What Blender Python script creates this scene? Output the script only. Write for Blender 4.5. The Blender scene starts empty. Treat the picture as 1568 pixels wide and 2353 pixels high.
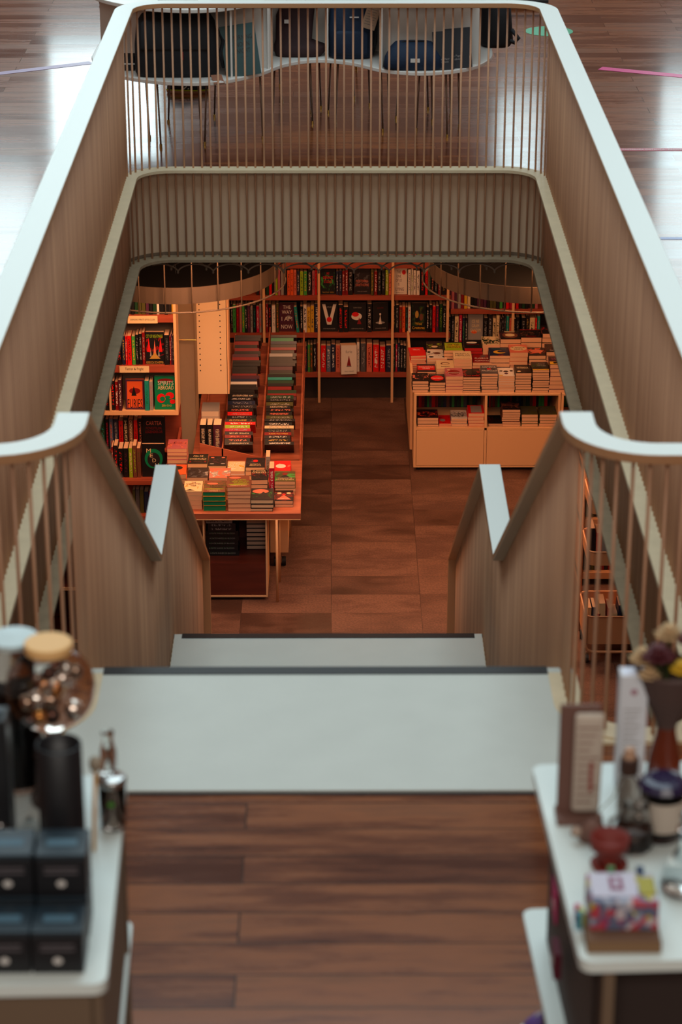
import bpy, math, random
from mathutils import Vector, Matrix
random.seed(7)
sc = bpy.context.scene
COL = sc.collection
PI = math.pi

# ------------------------------------------------------------------ camera
FPX = 85/36*2353
CAMH = 3.85; CAMX = -0.022
PITCH = math.atan((1176.5+1145)/FPX)
YAW = math.atan(21/math.hypot(FPX, 1176.5+1145))
cf = Vector((math.sin(YAW)*math.cos(PITCH), math.cos(YAW)*math.cos(PITCH), -math.sin(PITCH)))
cr = Vector((math.cos(YAW), -math.sin(YAW), 0)); cu = cr.cross(cf)
cam = bpy.data.objects.new('camera', bpy.data.cameras.new('camera'))
COL.objects.link(cam); sc.camera = cam
cam.matrix_world = Matrix(((cr.x, cu.x, -cf.x, CAMX), (cr.y, cu.y, -cf.y, 0), (cr.z, cu.z, -cf.z, CAMH), (0,0,0,1)))
cam.data.sensor_fit = 'VERTICAL'; cam.data.sensor_height = 36; cam.data.sensor_width = 24; cam.data.lens = 85
cam.data.clip_start = 0.5; cam.data.clip_end = 200
cam.data.dof.use_dof = True; cam.data.dof.focus_distance = 18.5; cam.data.dof.aperture_fstop = 3.2

def _ray(x, y): return cf + cr*((x-784)/FPX) - cu*((y-1176.5)/FPX)
def atY(x, y, D):
    "the point at depth D (metres along the hall) seen at photo pixel x,y"
    d = _ray(x, y); return Vector((CAMX, 0, CAMH)) + d*(D/d.y)
def atZ(x, y, Z):
    "the point at height Z seen at photo pixel x,y"
    d = _ray(x, y); return Vector((CAMX, 0, CAMH)) + d*((Z-CAMH)/d.z)

# ------------------------------------------------------------------ materials
def lin(c):
    if isinstance(c, str):
        c = tuple(int(c[i:i+2], 16) for i in (0, 2, 4))
    return tuple((v/255/12.92 if v/255 <= .04045 else ((v/255+.055)/1.055)**2.4) for v in c[:3])
MATS = {}
def mat(name, col, rough=.6, metal=0, spec=.5, emit=None, trans=0, ior=1.45, bump=None):
    if name in MATS: return MATS[name]
    m = bpy.data.materials.new(name); m.use_nodes = True
    b = m.node_tree.nodes['Principled BSDF']
    b.inputs['Base Color'].default_value = (*lin(col), 1)
    b.inputs['Roughness'].default_value = rough; b.inputs['Metallic'].default_value = metal
    b.inputs['Specular IOR Level'].default_value = spec
    b.inputs['Transmission Weight'].default_value = trans; b.inputs['IOR'].default_value = ior
    if emit:
        b.inputs['Emission Color'].default_value = (*lin(emit[0]), 1); b.inputs['Emission Strength'].default_value = emit[1]
    if bump:
        nt = m.node_tree
        n = nt.nodes.new('ShaderNodeTexNoise'); n.inputs['Scale'].default_value = bump[0]; n.inputs['Detail'].default_value = 4
        tc = nt.nodes.new('ShaderNodeTexCoord'); nt.links.new(tc.outputs['Object'], n.inputs['Vector'])
        bp = nt.nodes.new('ShaderNodeBump'); bp.inputs['Strength'].default_value = bump[1]; bp.inputs['Distance'].default_value = .01
        nt.links.new(n.outputs['Fac'], bp.inputs['Height']); nt.links.new(bp.outputs['Normal'], b.inputs['Normal'])
        mx = nt.nodes.new('ShaderNodeMixRGB'); mx.blend_type = 'MULTIPLY'; mx.inputs['Fac'].default_value = 1
        rr = nt.nodes.new('ShaderNodeMapRange'); rr.inputs['To Min'].default_value = 1-bump[2]; rr.inputs['To Max'].default_value = 1+bump[2]
        nt.links.new(n.outputs['Fac'], rr.inputs['Value']); nt.links.new(rr.outputs['Result'], mx.inputs['Color2'])
        mx.inputs['Color1'].default_value = (*lin(col), 1); nt.links.new(mx.outputs['Color'], b.inputs['Base Color'])
    MATS[name] = m; return m
def nd(nt, typ, **kw):
    n = nt.nodes.new(typ)
    for k, v in kw.items():
        if k in n.inputs: n.inputs[k].default_value = v
        else: setattr(n, k, v)
    return n
def ramp(nt, stops, interp='LINEAR'):
    r = nt.nodes.new('ShaderNodeValToRGB'); e = r.color_ramp; e.interpolation = interp
    while len(e.elements) < len(stops): e.elements.new(.5)
    for el, (p, c) in zip(e.elements, stops): el.position = p; el.color = (*c, 1)
    return r
def planks(name, cols, pw, pl, rough, along='X', gap=.004, grain=9, var=.5, gapdark=.35, coat=0, offx=0, offy=0, mott=0, offset=.37):
    "boards in world space: width pw, length pl, one tone for each board, grain along the board"
    m = bpy.data.materials.new(name); m.use_nodes = True; nt = m.node_tree; b = nt.nodes['Principled BSDF']; L = nt.links
    geo = nd(nt, 'ShaderNodeNewGeometry')
    mp = nd(nt, 'ShaderNodeMapping'); mp.inputs['Location'].default_value = (offx, offy, 0)
    L.new(geo.outputs['Position'], mp.inputs['Vector'])
    br = nd(nt, 'ShaderNodeTexBrick'); br.offset = offset; br.offset_frequency = 2; br.squash = 1
    br.inputs['Scale'].default_value = 1; br.inputs['Brick Width'].default_value = pl; br.inputs['Row Height'].default_value = pw
    br.inputs['Mortar Size'].default_value = gap; br.inputs['Mortar Smooth'].default_value = .1; br.inputs['Bias'].default_value = 0
    br.inputs['Color1'].default_value = (0,0,0,1); br.inputs['Color2'].default_value = (1,1,1,1); br.inputs['Mortar'].default_value = (0,0,0,1)
    L.new(mp.outputs['Vector'], br.inputs['Vector'])
    ms = nd(nt, 'ShaderNodeMapping'); ms.inputs['Scale'].default_value = (1.3, grain, 1)
    L.new(geo.outputs['Position'], ms.inputs['Vector'])
    addv = nd(nt, 'ShaderNodeVectorMath', operation='ADD'); L.new(ms.outputs['Vector'], addv.inputs[0])
    sc3 = nd(nt, 'ShaderNodeVectorMath', operation='SCALE'); sc3.inputs['Scale'].default_value = 17
    L.new(br.outputs['Color'], sc3.inputs[0]); L.new(sc3.outputs['Vector'], addv.inputs[1])
    nz = nd(nt, 'ShaderNodeTexNoise'); nz.inputs['Scale'].default_value = 1.6; nz.inputs['Detail'].default_value = 7; nz.inputs['Roughness'].default_value = .62
    L.new(addv.outputs['Vector'], nz.inputs['Vector'])
    m1 = nd(nt, 'ShaderNodeMath', operation='MULTIPLY'); m1.inputs[1].default_value = var
    L.new(br.outputs['Color'], m1.inputs[0])
    m2 = nd(nt, 'ShaderNodeMath', operation='ADD'); L.new(m1.outputs[0], m2.inputs[0]); L.new(nz.outputs['Fac'], m2.inputs[1])
    m3 = nd(nt, 'ShaderNodeMath', operation='SUBTRACT'); L.new(m2.outputs[0], m3.inputs[0]); m3.inputs[1].default_value = var*.5
    rp = ramp(nt, [(.25 + .5*i/(len(cols)-1), lin(c)) for i, c in enumerate(cols)])
    L.new(m3.outputs[0], rp.inputs['Fac'])
    col = rp.outputs['Color']
    if mott:
        n2 = nd(nt, 'ShaderNodeTexNoise'); n2.inputs['Scale'].default_value = 70; n2.inputs['Detail'].default_value = 3
        L.new(geo.outputs['Position'], n2.inputs['Vector'])
        r2 = nd(nt, 'ShaderNodeMapRange'); r2.inputs['From Min'].default_value = .3; r2.inputs['From Max'].default_value = .7
        r2.inputs['To Min'].default_value = 1-mott; r2.inputs['To Max'].default_value = 1+mott; L.new(n2.outputs['Fac'], r2.inputs['Value'])
        mm = nd(nt, 'ShaderNodeMixRGB', blend_type='MULTIPLY'); mm.inputs['Fac'].default_value = 1
        L.new(col, mm.inputs['Color1']); L.new(r2.outputs['Result'], mm.inputs['Color2']); col = mm.outputs['Color']
    dk = nd(nt, 'ShaderNodeMixRGB', blend_type='MULTIPLY'); L.new(br.outputs['Fac'], dk.inputs['Fac'])
    L.new(col, dk.inputs['Color1']); dk.inputs['Color2'].default_value = (gapdark,)*3 + (1,)
    L.new(dk.outputs['Color'], b.inputs['Base Color'])
    rr = nd(nt, 'ShaderNodeMapRange'); rr.inputs['To Min'].default_value = rough*.75; rr.inputs['To Max'].default_value = rough*1.6
    rr.inputs['From Min'].default_value = .2; rr.inputs['From Max'].default_value = .8; L.new(m3.outputs[0], rr.inputs['Value']); L.new(rr.outputs['Result'], b.inputs['Roughness'])
    bp = nd(nt, 'ShaderNodeBump'); bp.inputs['Strength'].default_value = .12; bp.inputs['Distance'].default_value = .004
    L.new(nz.outputs['Fac'], bp.inputs['Height']); L.new(bp.outputs['Normal'], b.inputs['Normal'])
    b.inputs['Specular IOR Level'].default_value = .12 if coat else .5
    b.inputs['Coat Weight'].default_value = coat; b.inputs['Coat Roughness'].default_value = .12
    MATS[name] = m; return m
def wood(name, c1, c2, rough=.45, scale=(2, 2, 2)):
    m = bpy.data.materials.new(name); m.use_nodes = True; nt = m.node_tree; b = nt.nodes['Principled BSDF']; L = nt.links
    tc = nd(nt, 'ShaderNodeTexCoord'); mp = nd(nt, 'ShaderNodeMapping'); mp.inputs['Scale'].default_value = scale
    L.new(tc.outputs['Object'], mp.inputs['Vector'])
    nz = nd(nt, 'ShaderNodeTexNoise'); nz.inputs['Scale'].default_value = 1.5; nz.inputs['Detail'].default_value = 6
    L.new(mp.outputs['Vector'], nz.inputs['Vector'])
    rp = ramp(nt, [(.3, lin(c1)), (.7, lin(c2))]); L.new(nz.outputs['Fac'], rp.inputs['Fac'])
    L.new(rp.outputs['Color'], b.inputs['Base Color']); b.inputs['Roughness'].default_value = rough
    MATS[name] = m; return m

# ------------------------------------------------------------------ mesh builder
class MB:
    def __init__(s): s.v = []; s.f = []; s.m = []
    def add(s, vs, fs, mi=0):
        o = len(s.v); s.v += [tuple(p) for p in vs]; s.f += [tuple(o+i for i in f) for f in fs]; s.m += [mi]*len(fs); return s
    def box(s, x0, x1, y0, y1, z0, z1, mi=0, M=None):
        vs = [(x0,y0,z0),(x1,y0,z0),(x1,y1,z0),(x0,y1,z0),(x0,y0,z1),(x1,y0,z1),(x1,y1,z1),(x0,y1,z1)]
        if M is not None: vs = [M @ Vector(p) for p in vs]
        return s.add(vs, [(0,3,2,1),(4,5,6,7),(0,1,5,4),(1,2,6,5),(2,3,7,6),(3,0,4,7)], mi)
    def prism(s, pts, z0, z1, mi=0):
        n = len(pts)
        s.add([(x,y,z0) for x,y in pts]+[(x,y,z1) for x,y in pts],
              [tuple(range(n))[::-1], tuple(range(n,2*n))] + [(i,(i+1)%n,n+(i+1)%n,n+i) for i in range(n)], mi); return s
    def ring(s, inner, outer, z0, z1, mi=0, closed=True, mi_in=None):
        "solid band between two matched outlines"
        n = len(inner); rng = range(n if closed else n-1)
        vs = [(x,y,z0) for x,y in inner]+[(x,y,z0) for x,y in outer]+[(x,y,z1) for x,y in inner]+[(x,y,z1) for x,y in outer]
        top = []; sides = []; inn = []
        for i in rng:
            j = (i+1) % n
            top += [(i, n+i, n+j, j), (2*n+i, 2*n+j, 3*n+j, 3*n+i)]
            inn.append((i, j, 2*n+j, 2*n+i)); sides.append((n+j, n+i, 3*n+i, 3*n+j))
        if not closed: sides += [(0, 2*n, 3*n, n), (n-1, 2*n-1, 4*n-1, 3*n-1)]
        o = len(s.v); s.add(vs, top+sides, mi); 
        s.f += [tuple(o+k for k in f) for f in inn]; s.m += [mi if mi_in is None else mi_in]*len(inn); return s
    def tube(s, pts, r, n=6, mi=0, closed=False, cap=True):
        pts = [Vector(p) for p in pts]; N = len(pts); o = len(s.v); rad = r if isinstance(r, (list, tuple)) else [r]*N
        for i, p in enumerate(pts):
            a = pts[(i-1) % N] if (i or closed) else pts[0]; b = pts[(i+1) % N] if (i < N-1 or closed) else pts[-1]
            t = (b-a).normalized() if (b-a).length > 1e-9 else Vector((0,0,1))
            u = t.cross(Vector((0,0,1)) if abs(t.z) < .95 else Vector((0,1,0))).normalized(); w = t.cross(u)
            for k in range(n):
                an = 2*PI*k/n; s.v.append(tuple(p + (u*math.cos(an)+w*math.sin(an))*rad[i]))
        for i in range(N if closed else N-1):
            j = (i+1) % N
            for k in range(n):
                s.f.append((o+i*n+k, o+i*n+(k+1)%n, o+j*n+(k+1)%n, o+j*n+k)); s.m.append(mi)
        if cap and not closed:
            s.f.append(tuple(o+k for k in range(n))[::-1]); s.m.append(mi)
            s.f.append(tuple(o+(N-1)*n+k for k in range(n))); s.m.append(mi)
        return s
    def lathe(s, prof, n=24, c=(0,0,0), mi=0):
        o = len(s.v)
        for r, z in prof:
            for k in range(n): s.v.append((c[0]+r*math.cos(2*PI*k/n), c[1]+r*math.sin(2*PI*k/n), c[2]+z))
        for i in range(len(prof)-1):
            for k in range(n):
                s.f.append((o+i*n+k, o+i*n+(k+1)%n, o+(i+1)*n+(k+1)%n, o+(i+1)*n+k)); s.m.append(mi)
        return s
    def build(s, name, mats, parent=None, loc=None, smooth=False, bevel=0):
        me = bpy.data.meshes.new(name); me.from_pydata(s.v, [], s.f)
        if not isinstance(mats, (list, tuple)): mats = [mats]
        for m in mats: me.materials.append(m)
        me.polygons.foreach_set('material_index', s.m)
        if smooth: me.polygons.foreach_set('use_smooth', [True]*len(s.f))
        me.update(); o = bpy.data.objects.new(name, me); COL.objects.link(o)
        if parent: o.parent = parent
        if loc is not None: o.location = loc
        if bevel:
            b = o.modifiers.new('bevel', 'BEVEL'); b.width = bevel; b.segments = 2; b.limit_method = 'ANGLE'
        return o
def thing(name, label, cat, loc=(0,0,0), rz=0, group=None):
    o = bpy.data.objects.new(name, None); COL.objects.link(o); o.empty_display_size = .05
    o.location = loc; o.rotation_euler = (0, 0, rz); o['label'] = label; o['category'] = cat
    if group: o['group'] = group
    return o
def tag(o, label, cat, group=None):
    o['label'] = label; o['category'] = cat
    if group: o['group'] = group
    return o
def struct(o): o['kind'] = 'structure'; return o
def arc(cx, cy, r, a0, a1, n=8):
    return [(cx+r*math.cos(math.radians(a0+(a1-a0)*i/n)), cy+r*math.sin(math.radians(a0+(a1-a0)*i/n))) for i in range(n+1)]
_txt = {}
def textmesh(s, font=None):
    if s in _txt: return _txt[s]
    cu_ = bpy.data.curves.new('t', 'FONT'); cu_.body = s; cu_.size = 1; cu_.resolution_u = 2; cu_.align_x = 'CENTER'
    cu_.extrude = .004
    o = bpy.data.objects.new('t', cu_); me = bpy.data.meshes.new_from_object(o)
    bpy.data.objects.remove(o); _txt[s] = me; return me
def text(s, w, h, M, material, parent, name='lettering'):
    "lettering fitted into a w x h rectangle; M places its centre, X right, Y up, Z out"
    me = textmesh(s).copy(); xs = [v.co.x for v in me.vertices]; ys = [v.co.y for v in me.vertices]
    if not xs: return None
    sx = w/(max(xs)-min(xs)); sy = h/(max(ys)-min(ys)); cx = (max(xs)+min(xs))/2; cy = (max(ys)+min(ys))/2
    me.transform(M @ Matrix.Diagonal((sx, sy, .05, 1)) @ Matrix.Translation((-cx, -cy, 0)))
    me.materials.clear(); me.materials.append(material)
    o = bpy.data.objects.new(name, me); COL.objects.link(o); o.parent = parent; return o
def frame(o, x, y):
    x = Vector(x).normalized(); y = Vector(y).normalized(); z = x.cross(y)
    return Matrix(((x.x,y.x,z.x,o[0]),(x.y,y.y,z.y,o[1]),(x.z,y.z,z.z,o[2]),(0,0,0,1)))

# ------------------------------------------------------------------ palette
PAINT = mat('cream_painted_steel', 'cfc6b8', .5, bump=(30, .05, .05))
ROD = mat('shade_toned_bar', 'b08a6c', .55)  # tan puts the shade on the white-painted bars into their colour
def _streak(m, c1, c2, sc_):
    nt = m.node_tree; b = nt.nodes['Principled BSDF']; L = nt.links
    g = nd(nt, 'ShaderNodeNewGeometry'); mp = nd(nt, 'ShaderNodeMapping'); mp.inputs['Scale'].default_value = (sc_, sc_, .12)
    L.new(g.outputs['Position'], mp.inputs['Vector']); n = nd(nt, 'ShaderNodeTexNoise'); n.inputs['Scale'].default_value = 1; n.inputs['Detail'].default_value = 5; n.inputs['Roughness'].default_value = .7
    L.new(mp.outputs['Vector'], n.inputs['Vector']); r = ramp(nt, [(.3, lin(c1)), (.7, lin(c2))]); L.new(n.outputs['Fac'], r.inputs['Fac']); L.new(r.outputs['Color'], b.inputs['Base Color'])
_streak(ROD, 'a0745a', 'c89a78', 7)
RAILSHADE = mat('shade_toned_edge', 'ac7e58', .55)  # shade on the rail's sides and underside, put into the colour
PLATE = mat('white_plate', 'cbb898', .5, bump=(14, .05, .12))
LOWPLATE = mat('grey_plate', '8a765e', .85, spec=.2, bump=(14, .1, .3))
FASC = mat('slab_edge_plaster', 'c2a488', .85, bump=(5, .1, .06))
WHITE = mat('white_lacquer', 'd6dad6', .45)
LAND = mat('landing_board', 'b9bbb4', .4, bump=(6, .05, .06))
BLACK = mat('black_strip', '101216', .5)
FLOOR = planks('upper_floor_boards', ['441a0a', '5e2d12', '7e441e', '67350f'], .1633, 1.5, .24, gap=.003, offx=.3, offy=-6.63+.1633*41, var=.45, coat=.75, gapdark=.22)
TILE = planks('stone_tiles', ['40281f', '573a2f', '6a4a3c', '56392e'], .3256, .655, .55, gap=.0016, grain=2.6, offx=.037+.655*.0, offy=-15.598+.3256*48, var=.45, gapdark=.35, mott=.3, offset=0)
REDWOOD = wood('red_shelf_wood', '8a3a26', 'a85038', .45, (1.5, 14, 14))
REDWOOD2 = wood('table_wood', '8a4630', 'b4674a', .4, (1.5, 10, 10))
CREAM = mat('cream_laminate', 'dfaf80', .5)
PLASTER = mat('beige_plaster', 'b39c80', .9, bump=(20, .1, .04))
# ------------------------------------------------------------------ slab with the rounded stair opening
HX = 1.23; YN = 7.29; YF = 14.72; SLAB = -.57
def opening(off, n=8, r=.2):
    "outline of the opening grown outwards by off"
    R = r+off; x = HX+off; y0 = YN-off; y1 = YF+off
    return arc(x-R, y1-R, R, 0, 90, n) + arc(-x+R, y1-R, R, 90, 180, n) + arc(-x+R, y0+R, R, 180, 270, n) + arc(x-R, y0+R, R, 270, 360, n)
def rect_match(pts, x0, x1, y0, y1):
    out = []; cx = 0; cy = (YN+YF)/2
    for i, (x, y) in enumerate(pts):
        q = i//9
        k = (i % 9)/8
        c = [(x1,y1),(x0,y1),(x0,y0),(x1,y0)][q]
        if q == 0: out.append((x1, y) if k < .5 else ((x1, y1) if k == .5 else (x, y1)))
        elif q == 1: out.append((x, y1) if k < .5 else ((x0, y1) if k == .5 else (x0, y)))
        elif q == 2: out.append((x0, y) if k < .5 else ((x0, y0) if k == .5 else (x, y0)))
        else: out.append((x, y0) if k < .5 else ((x1, y0) if k == .5 else (x1, y)))
    return out
inn = opening(.11)
struct(MB().ring(inn, rect_match(inn, -9, 9, 2.5, 23), SLAB+.02, 0, 0, mi_in=1).build('floor', [FLOOR, FASC]))
struct(MB().ring(inn, rect_match(inn, -6.5, 6.5, 2.5, 21.2), SLAB-.0, SLAB+.02, 0).build('ceiling', mat('ceiling_plaster', '6e5a48', .9)))
struct(MB().box(-6.5, 6.5, 2, 21.2, -3.75, -3.6).build('floor_lower', TILE))
LW = mat('lower_wall_paint', '5a4436', .9)
struct(MB().box(-6.5, 6.5, 21.0, 21.2, -3.6, SLAB).build('wall_back', mat('dark_back_wall', '2a211c', .8)))
struct(MB().box(-6.7, -6.5, 2, 21.2, -3.6, SLAB).build('wall_left', LW))
struct(MB().box(6.5, 6.7, 2, 21.2, -3.6, SLAB).build('wall_right', LW))
struct(MB().box(-6.5, 6.5, 1.8, 2.0, -3.6, SLAB).build('wall_front', LW))
# upper hall walls: warm timber-lined, the far one with unseen glowing windows added for floor glare
UW = mat('warm_timber_lining', 'a07a68', .7, bump=(3, .1, .3))
def far_wall(wins, y, x0, x1, z0, z1):
    mb = MB(); xs = x0
    for a, b, c, d in wins:
        mb.box(xs, a, y, y+.2, z0, z1); mb.box(a, b, y, y+.2, z0, c); mb.box(a, b, y, y+.2, d, z1); xs = b
    mb.box(xs, x1, y, y+.2, z0, z1); return struct(mb.build('wall_far', UW))
WINS = [(-6.6, -3.25, 3.0, 8.4), (-3.15, -1.86, 1.55, 7.6), (1.72, 2.32, 2.1, 7.6), (3.5, 6.6, 1.9, 8.4)]
far_wall(WINS, 26, -9, 9, -.6, 8.5)
WGL = [mat('glare_pane_%d' % i, 'd9eef2', .3, emit=('d4ecf2', s)) for i, s in enumerate((5.5, 6., 3.8, 4.2))]  # added glowing panes, showing only as glare on the boards
for i, (a, b, c, d) in enumerate(WINS):
    w = struct(MB().box(a, b, 26.12, 26.15, c, d).build('window_%d' % (i+1), WGL[i]))
    fr = MB()
    for x in (a, b-.06): fr.box(x, x+.06, 25.98, 26.1, c, d)
    for z in (c, d-.06): fr.box(a, b, 25.98, 26.1, z, z+.06)
    fr.build('window_frame', UW, w)
struct(MB().box(-9.2, -9, 0, 26.2, -.6, 8.5).build('wall_west', UW)); struct(MB().box(9, 9.2, 0, 26.2, -.6, 8.5).build('wall_east', UW))
struct(MB().box(-9, 9, 23, 26.2, -.2, 0).build('floor_far', FLOOR))
# slab edge trims: upper and lower flat plates of the opening
struct(MB().ring(opening(0), opening(.1), -.012, .006).build('trim_1', PLATE))
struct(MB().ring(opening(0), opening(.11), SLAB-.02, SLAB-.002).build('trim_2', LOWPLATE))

# ------------------------------------------------------------------ railings
RAILZ = 1.045; RW = .11
def band(mb, path, w, t):
    "flat handrail along a path of (x,y,z); z is the top face"
    P = [Vector(p) for p in path]; n = len(P); L = []; R = []
    for i, p in enumerate(P):
        a = P[max(i-1,0)]; b = P[min(i+1,n-1)]; d = Vector((b.x-a.x, b.y-a.y, 0)).normalized(); s_ = Vector((d.y, -d.x, 0))
        L.append(p-s_*w/2); R.append(p+s_*w/2)
    dn = Vector((0,0,-t))
    vs = L+R+[p+dn for p in L]+[p+dn for p in R]; fs = []
    for i in range(n-1):
        fs += [(i, i+1, n+i+1, n+i), (2*n+i, 3*n+i, 3*n+i+1, 2*n+i+1), (i, 2*n+i, 2*n+i+1, i+1), (n+i, n+i+1, 3*n+i+1, 3*n+i)]
    fs += [(0, n, 3*n, 2*n), (n-1, 3*n-1, 4*n-1, 2*n-1)]
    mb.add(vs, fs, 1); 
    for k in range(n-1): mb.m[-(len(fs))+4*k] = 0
    return mb
def walk(path, step):
    "points every step metres (plan distance) along a path"
    out = []; acc = 0; P = [Vector(p) for p in path]
    for a, b in zip(P, P[1:]):
        L = math.hypot(b.x-a.x, b.y-a.y)
        while L and acc <= L: out.append(a.lerp(b, acc/L)); acc += step
        acc -= L
    return out
ROD_R = .0062
def rods(root, pts, keep, botz):
    "each bar a part; the bars beyond the 100 nearest the eye as one part"
    order = sorted(range(len(pts)), key=keep)
    big = set(order[:100]); rest = MB()
    for i, p in enumerate(pts):
        b = botz(p); 
        if i in big: MB().tube([(0,0,0), (0,0,p.z-.02-b)], ROD_R, 8).build('baluster', ROD, root, loc=(p.x, p.y, b), smooth=True)
        else: rest.tube([(p.x,p.y,b), (p.x,p.y,p.z-.02)], ROD_R, 8)
    if rest.v: rest.build('balusters', ROD, root, smooth=True)['kind'] = 'stuff'
def loop_path(off, z, n=10, r=.2):
    R = r+off; x = HX+off; y1 = YF+off
    return [(-x, YN-.04, z)] + [(a, b, z) for a, b in arc(-x+R, y1-R, R, 180, 90, n)] + [(a, b, z) for a, b in arc(x-R, y1-R, R, 90, 0, n)] + [(x, YN-.04, z)]
gal = thing('gallery_railing', 'long flat-topped white railing of thin bars around the stair opening', 'railing')
band(MB(), loop_path(.045, RAILZ), RW, .03).build('handrail', [WHITE, RAILSHADE], gal, bevel=.004)
gp = walk(loop_path(.068, RAILZ), .0555)
rods(gal, gp, lambda i: -gp[i].y*1.0 + (0 if abs(gp[i].x) < 1.2 else 3), lambda p: SLAB-.01)
# stair
SX = -.05; HS = .785; Z2 = -1.8; ZF = -3.6
SL = (RAILZ*0+1.8)/2.92
Y1a = 7.58; Y1b = Y1a+2.92; Y2a = 11.66; Y2b = Y2a+2.92
def stair_rail(sgn, label):
    xs = SX+sgn*(HS+.055); root = thing('stair_railing', label, 'railing', group=None)
    xr = sgn*(HX+.045); yn = 7.235; R = .24
    P = [(xr, yn, RAILZ)]
    ar = arc(xs+sgn*R, yn+R, R, 270, 180 if sgn > 0 else 360, 10)
    P += [(a, b, RAILZ) for a, b in ar]
    P += [(xs, Y1a, RAILZ), (xs, Y1b, RAILZ+Z2), (xs, Y2a, RAILZ+Z2), (xs, Y2b, RAILZ+ZF)]
    hb = MB(); band(hb, P, RW, .035)
    hb.box(xs-RW/2, xs+RW/2, Y2b-.02, Y2b+.015, ZF, RAILZ+ZF, 1)
    hb.build('handrail', [WHITE, RAILSHADE], root, bevel=.004)
    # bottom string plate follows the stair
    o = .018
    Q = [(xr, yn-o*0, 0.014)] + [(a+sgn*0, b, 0.014) for a, b in ar] + [(xs, Y1a+.12, .014), (xs, Y1b+.12, Z2-.02), (xs, Y2a+.16, Z2-.02), (xs, Y2b, ZF+.03)]
    Q2 = [(x, y, z-.0) for x, y, z in Q]
    sp = MB(); band(sp, [q for q in Q2], .1, .02); sp.build('base_plate', [PLATE, PLATE], root)
    tilt = walk([P[0]]+P[1:], .055)
    def bot(p):
        y = p.y
        if y < Y1a+.1: return 0
        if y < Y1b: return -(y-Y1a-.1)*SL-.3
        if y < Y2a: return Z2-.02
        return max(Z2-(y-Y2a)*SL-.3, ZF)
    rods(root, tilt, lambda i: tilt[i].y, bot)
    # inner string board, the white sheet the bars stand against
    return root
stair_rail(-1, 'white staircase railing on the left, its top curving off to the left')
stair_rail(1, 'white staircase railing on the right, its top curving off to the right')
st = thing('staircase', 'pale staircase with two black-edged landings going down to the bookshop', 'staircase')
MB().box(SX-.88, SX+.88, 6.857, 7.745, -.08, .012).build('landing', LAND, st, bevel=.003)
MB().box(SX-.79, SX+.79, 7.69, 7.747, .0, .0155).build('nosing_strip', BLACK, st)
MB().box(SX-.83, SX+.83, Y1b-.05, 11.81, Z2-.08, Z2).build('landing', LAND, st)
MB().box(SX-.79, SX+.79, 11.757, 11.812, Z2-.02, Z2+.003).build('nosing_strip', BLACK, st)
for (ya, za) in ((7.745, 0), (11.81, Z2)):
    for k in range(1, 11):
        y = ya+(k-1)*.272; z = za-k*1.8/11
        MB().box(SX-.83, SX+.83, y-.02, y+.29, z-.05, z).build('tread', LAND, st)
        MB().box(SX-.8, SX+.8, y+.245, y+.29, z-.01, z+.002).build('nosing_strip', BLACK, st)
for s_ in (-1, 1):
    sb = MB()
    for (ya, za) in ((7.745, 0), (11.81, Z2)):
        sb.add([(SX+s_*x, y, z) for x in (.83, .85) for y, z in ((ya, za-.3), (ya, za), (ya+2.7, za-1.8), (ya+2.7, za-2.1 if za == 0 else za-1.8))],
           [(0,1,2,3), (7,6,5,4), (0,4,5,1), (1,5,6,2), (2,6,7,3), (3,7,4,0)])
    sb.build('side_string', LAND, st)
# threshold gap between landing and boards
struct(MB().box(SX-.9, SX+.9, 6.845, 6.857, -.01, .003).build('trim_3', BLACK))

# ------------------------------------------------------------------ light
def area(name, loc, size, power, col, rot=(0,0,0), sy=None):
    l = bpy.data.lights.new(name, 'AREA'); l.shape = 'RECTANGLE'; l.size = size; l.size_y = sy or size; l.energy = power; l.color = col
    o = bpy.data.objects.new(name, l); COL.objects.link(o); o.location = loc; o.rotation_euler = rot; return o
area('skylight', (0, 11.5, 8.4), 6, 800, (.72, .93, 1.0), sy=11)
for x in (-1.105, 1.36):
    l = area('drum_lamp_light', (x, 16.3, -1.17), 1.2, 44, (1, .46, .22)); l.data.shape = 'DISK'
for i, (x, y, p) in enumerate(((-.2, 18.9, 26), (2.9, 18.4, 26), (-2.4, 18.6, 16), (1.6, 12.6, 8), (-2.4, 12.6, 9), (3.4, 14.4, 8), (0.1, 15.4, 7), (.6, 17.6, 12))):
    area('ceiling_spot', (x, y, SLAB-.06), .5, p, (1, .45, .21))
area('far_wall_fill', (0, 22.5, 7.5), 14, 330, (1, .86, .78), rot=(math.radians(50), 0, 0), sy=1.2)  # added fill that brightens the far wall for the floor's reflections
area('rear_fill_light', (0, -1.5, 6.2), 7, 380, (1, .93, .84), rot=(math.radians(62), 0, 0), sy=3)  # added fill behind the camera, with no window built there
area('tilted_fill', (-.75, 14.95, SLAB-.1), .4, 26, (1, .47, .24), rot=(math.radians(48), 0, 0))  # added warm fill for the book fronts on the left table
area('tilted_fill', (1.5, 15.6, SLAB-.1), .4, 22, (1, .45, .2), rot=(math.radians(45), 0, 0))  # second added warm fill, aimed at the right-hand display
w = bpy.data.worlds.new('world'); sc.world = w; w.use_nodes = True
w.node_tree.nodes['Background'].inputs['Color'].default_value = (.72, .58, .48, 1)
w.node_tree.nodes['Background'].inputs['Strength'].default_value = .3
sc.view_settings.view_transform = 'Standard'; sc.view_settings.look = 'None'; sc.view_settings.gamma = 1
sc.view_settings.exposure = -.12; sc.view_settings.use_curve_mapping = False
sc.cycles.use_denoising = True; sc.cycles.max_bounces = 6; sc.cycles.transparent_max_bounces = 8
sc.cycles.caustics_reflective = False; sc.cycles.caustics_refractive = False
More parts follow.
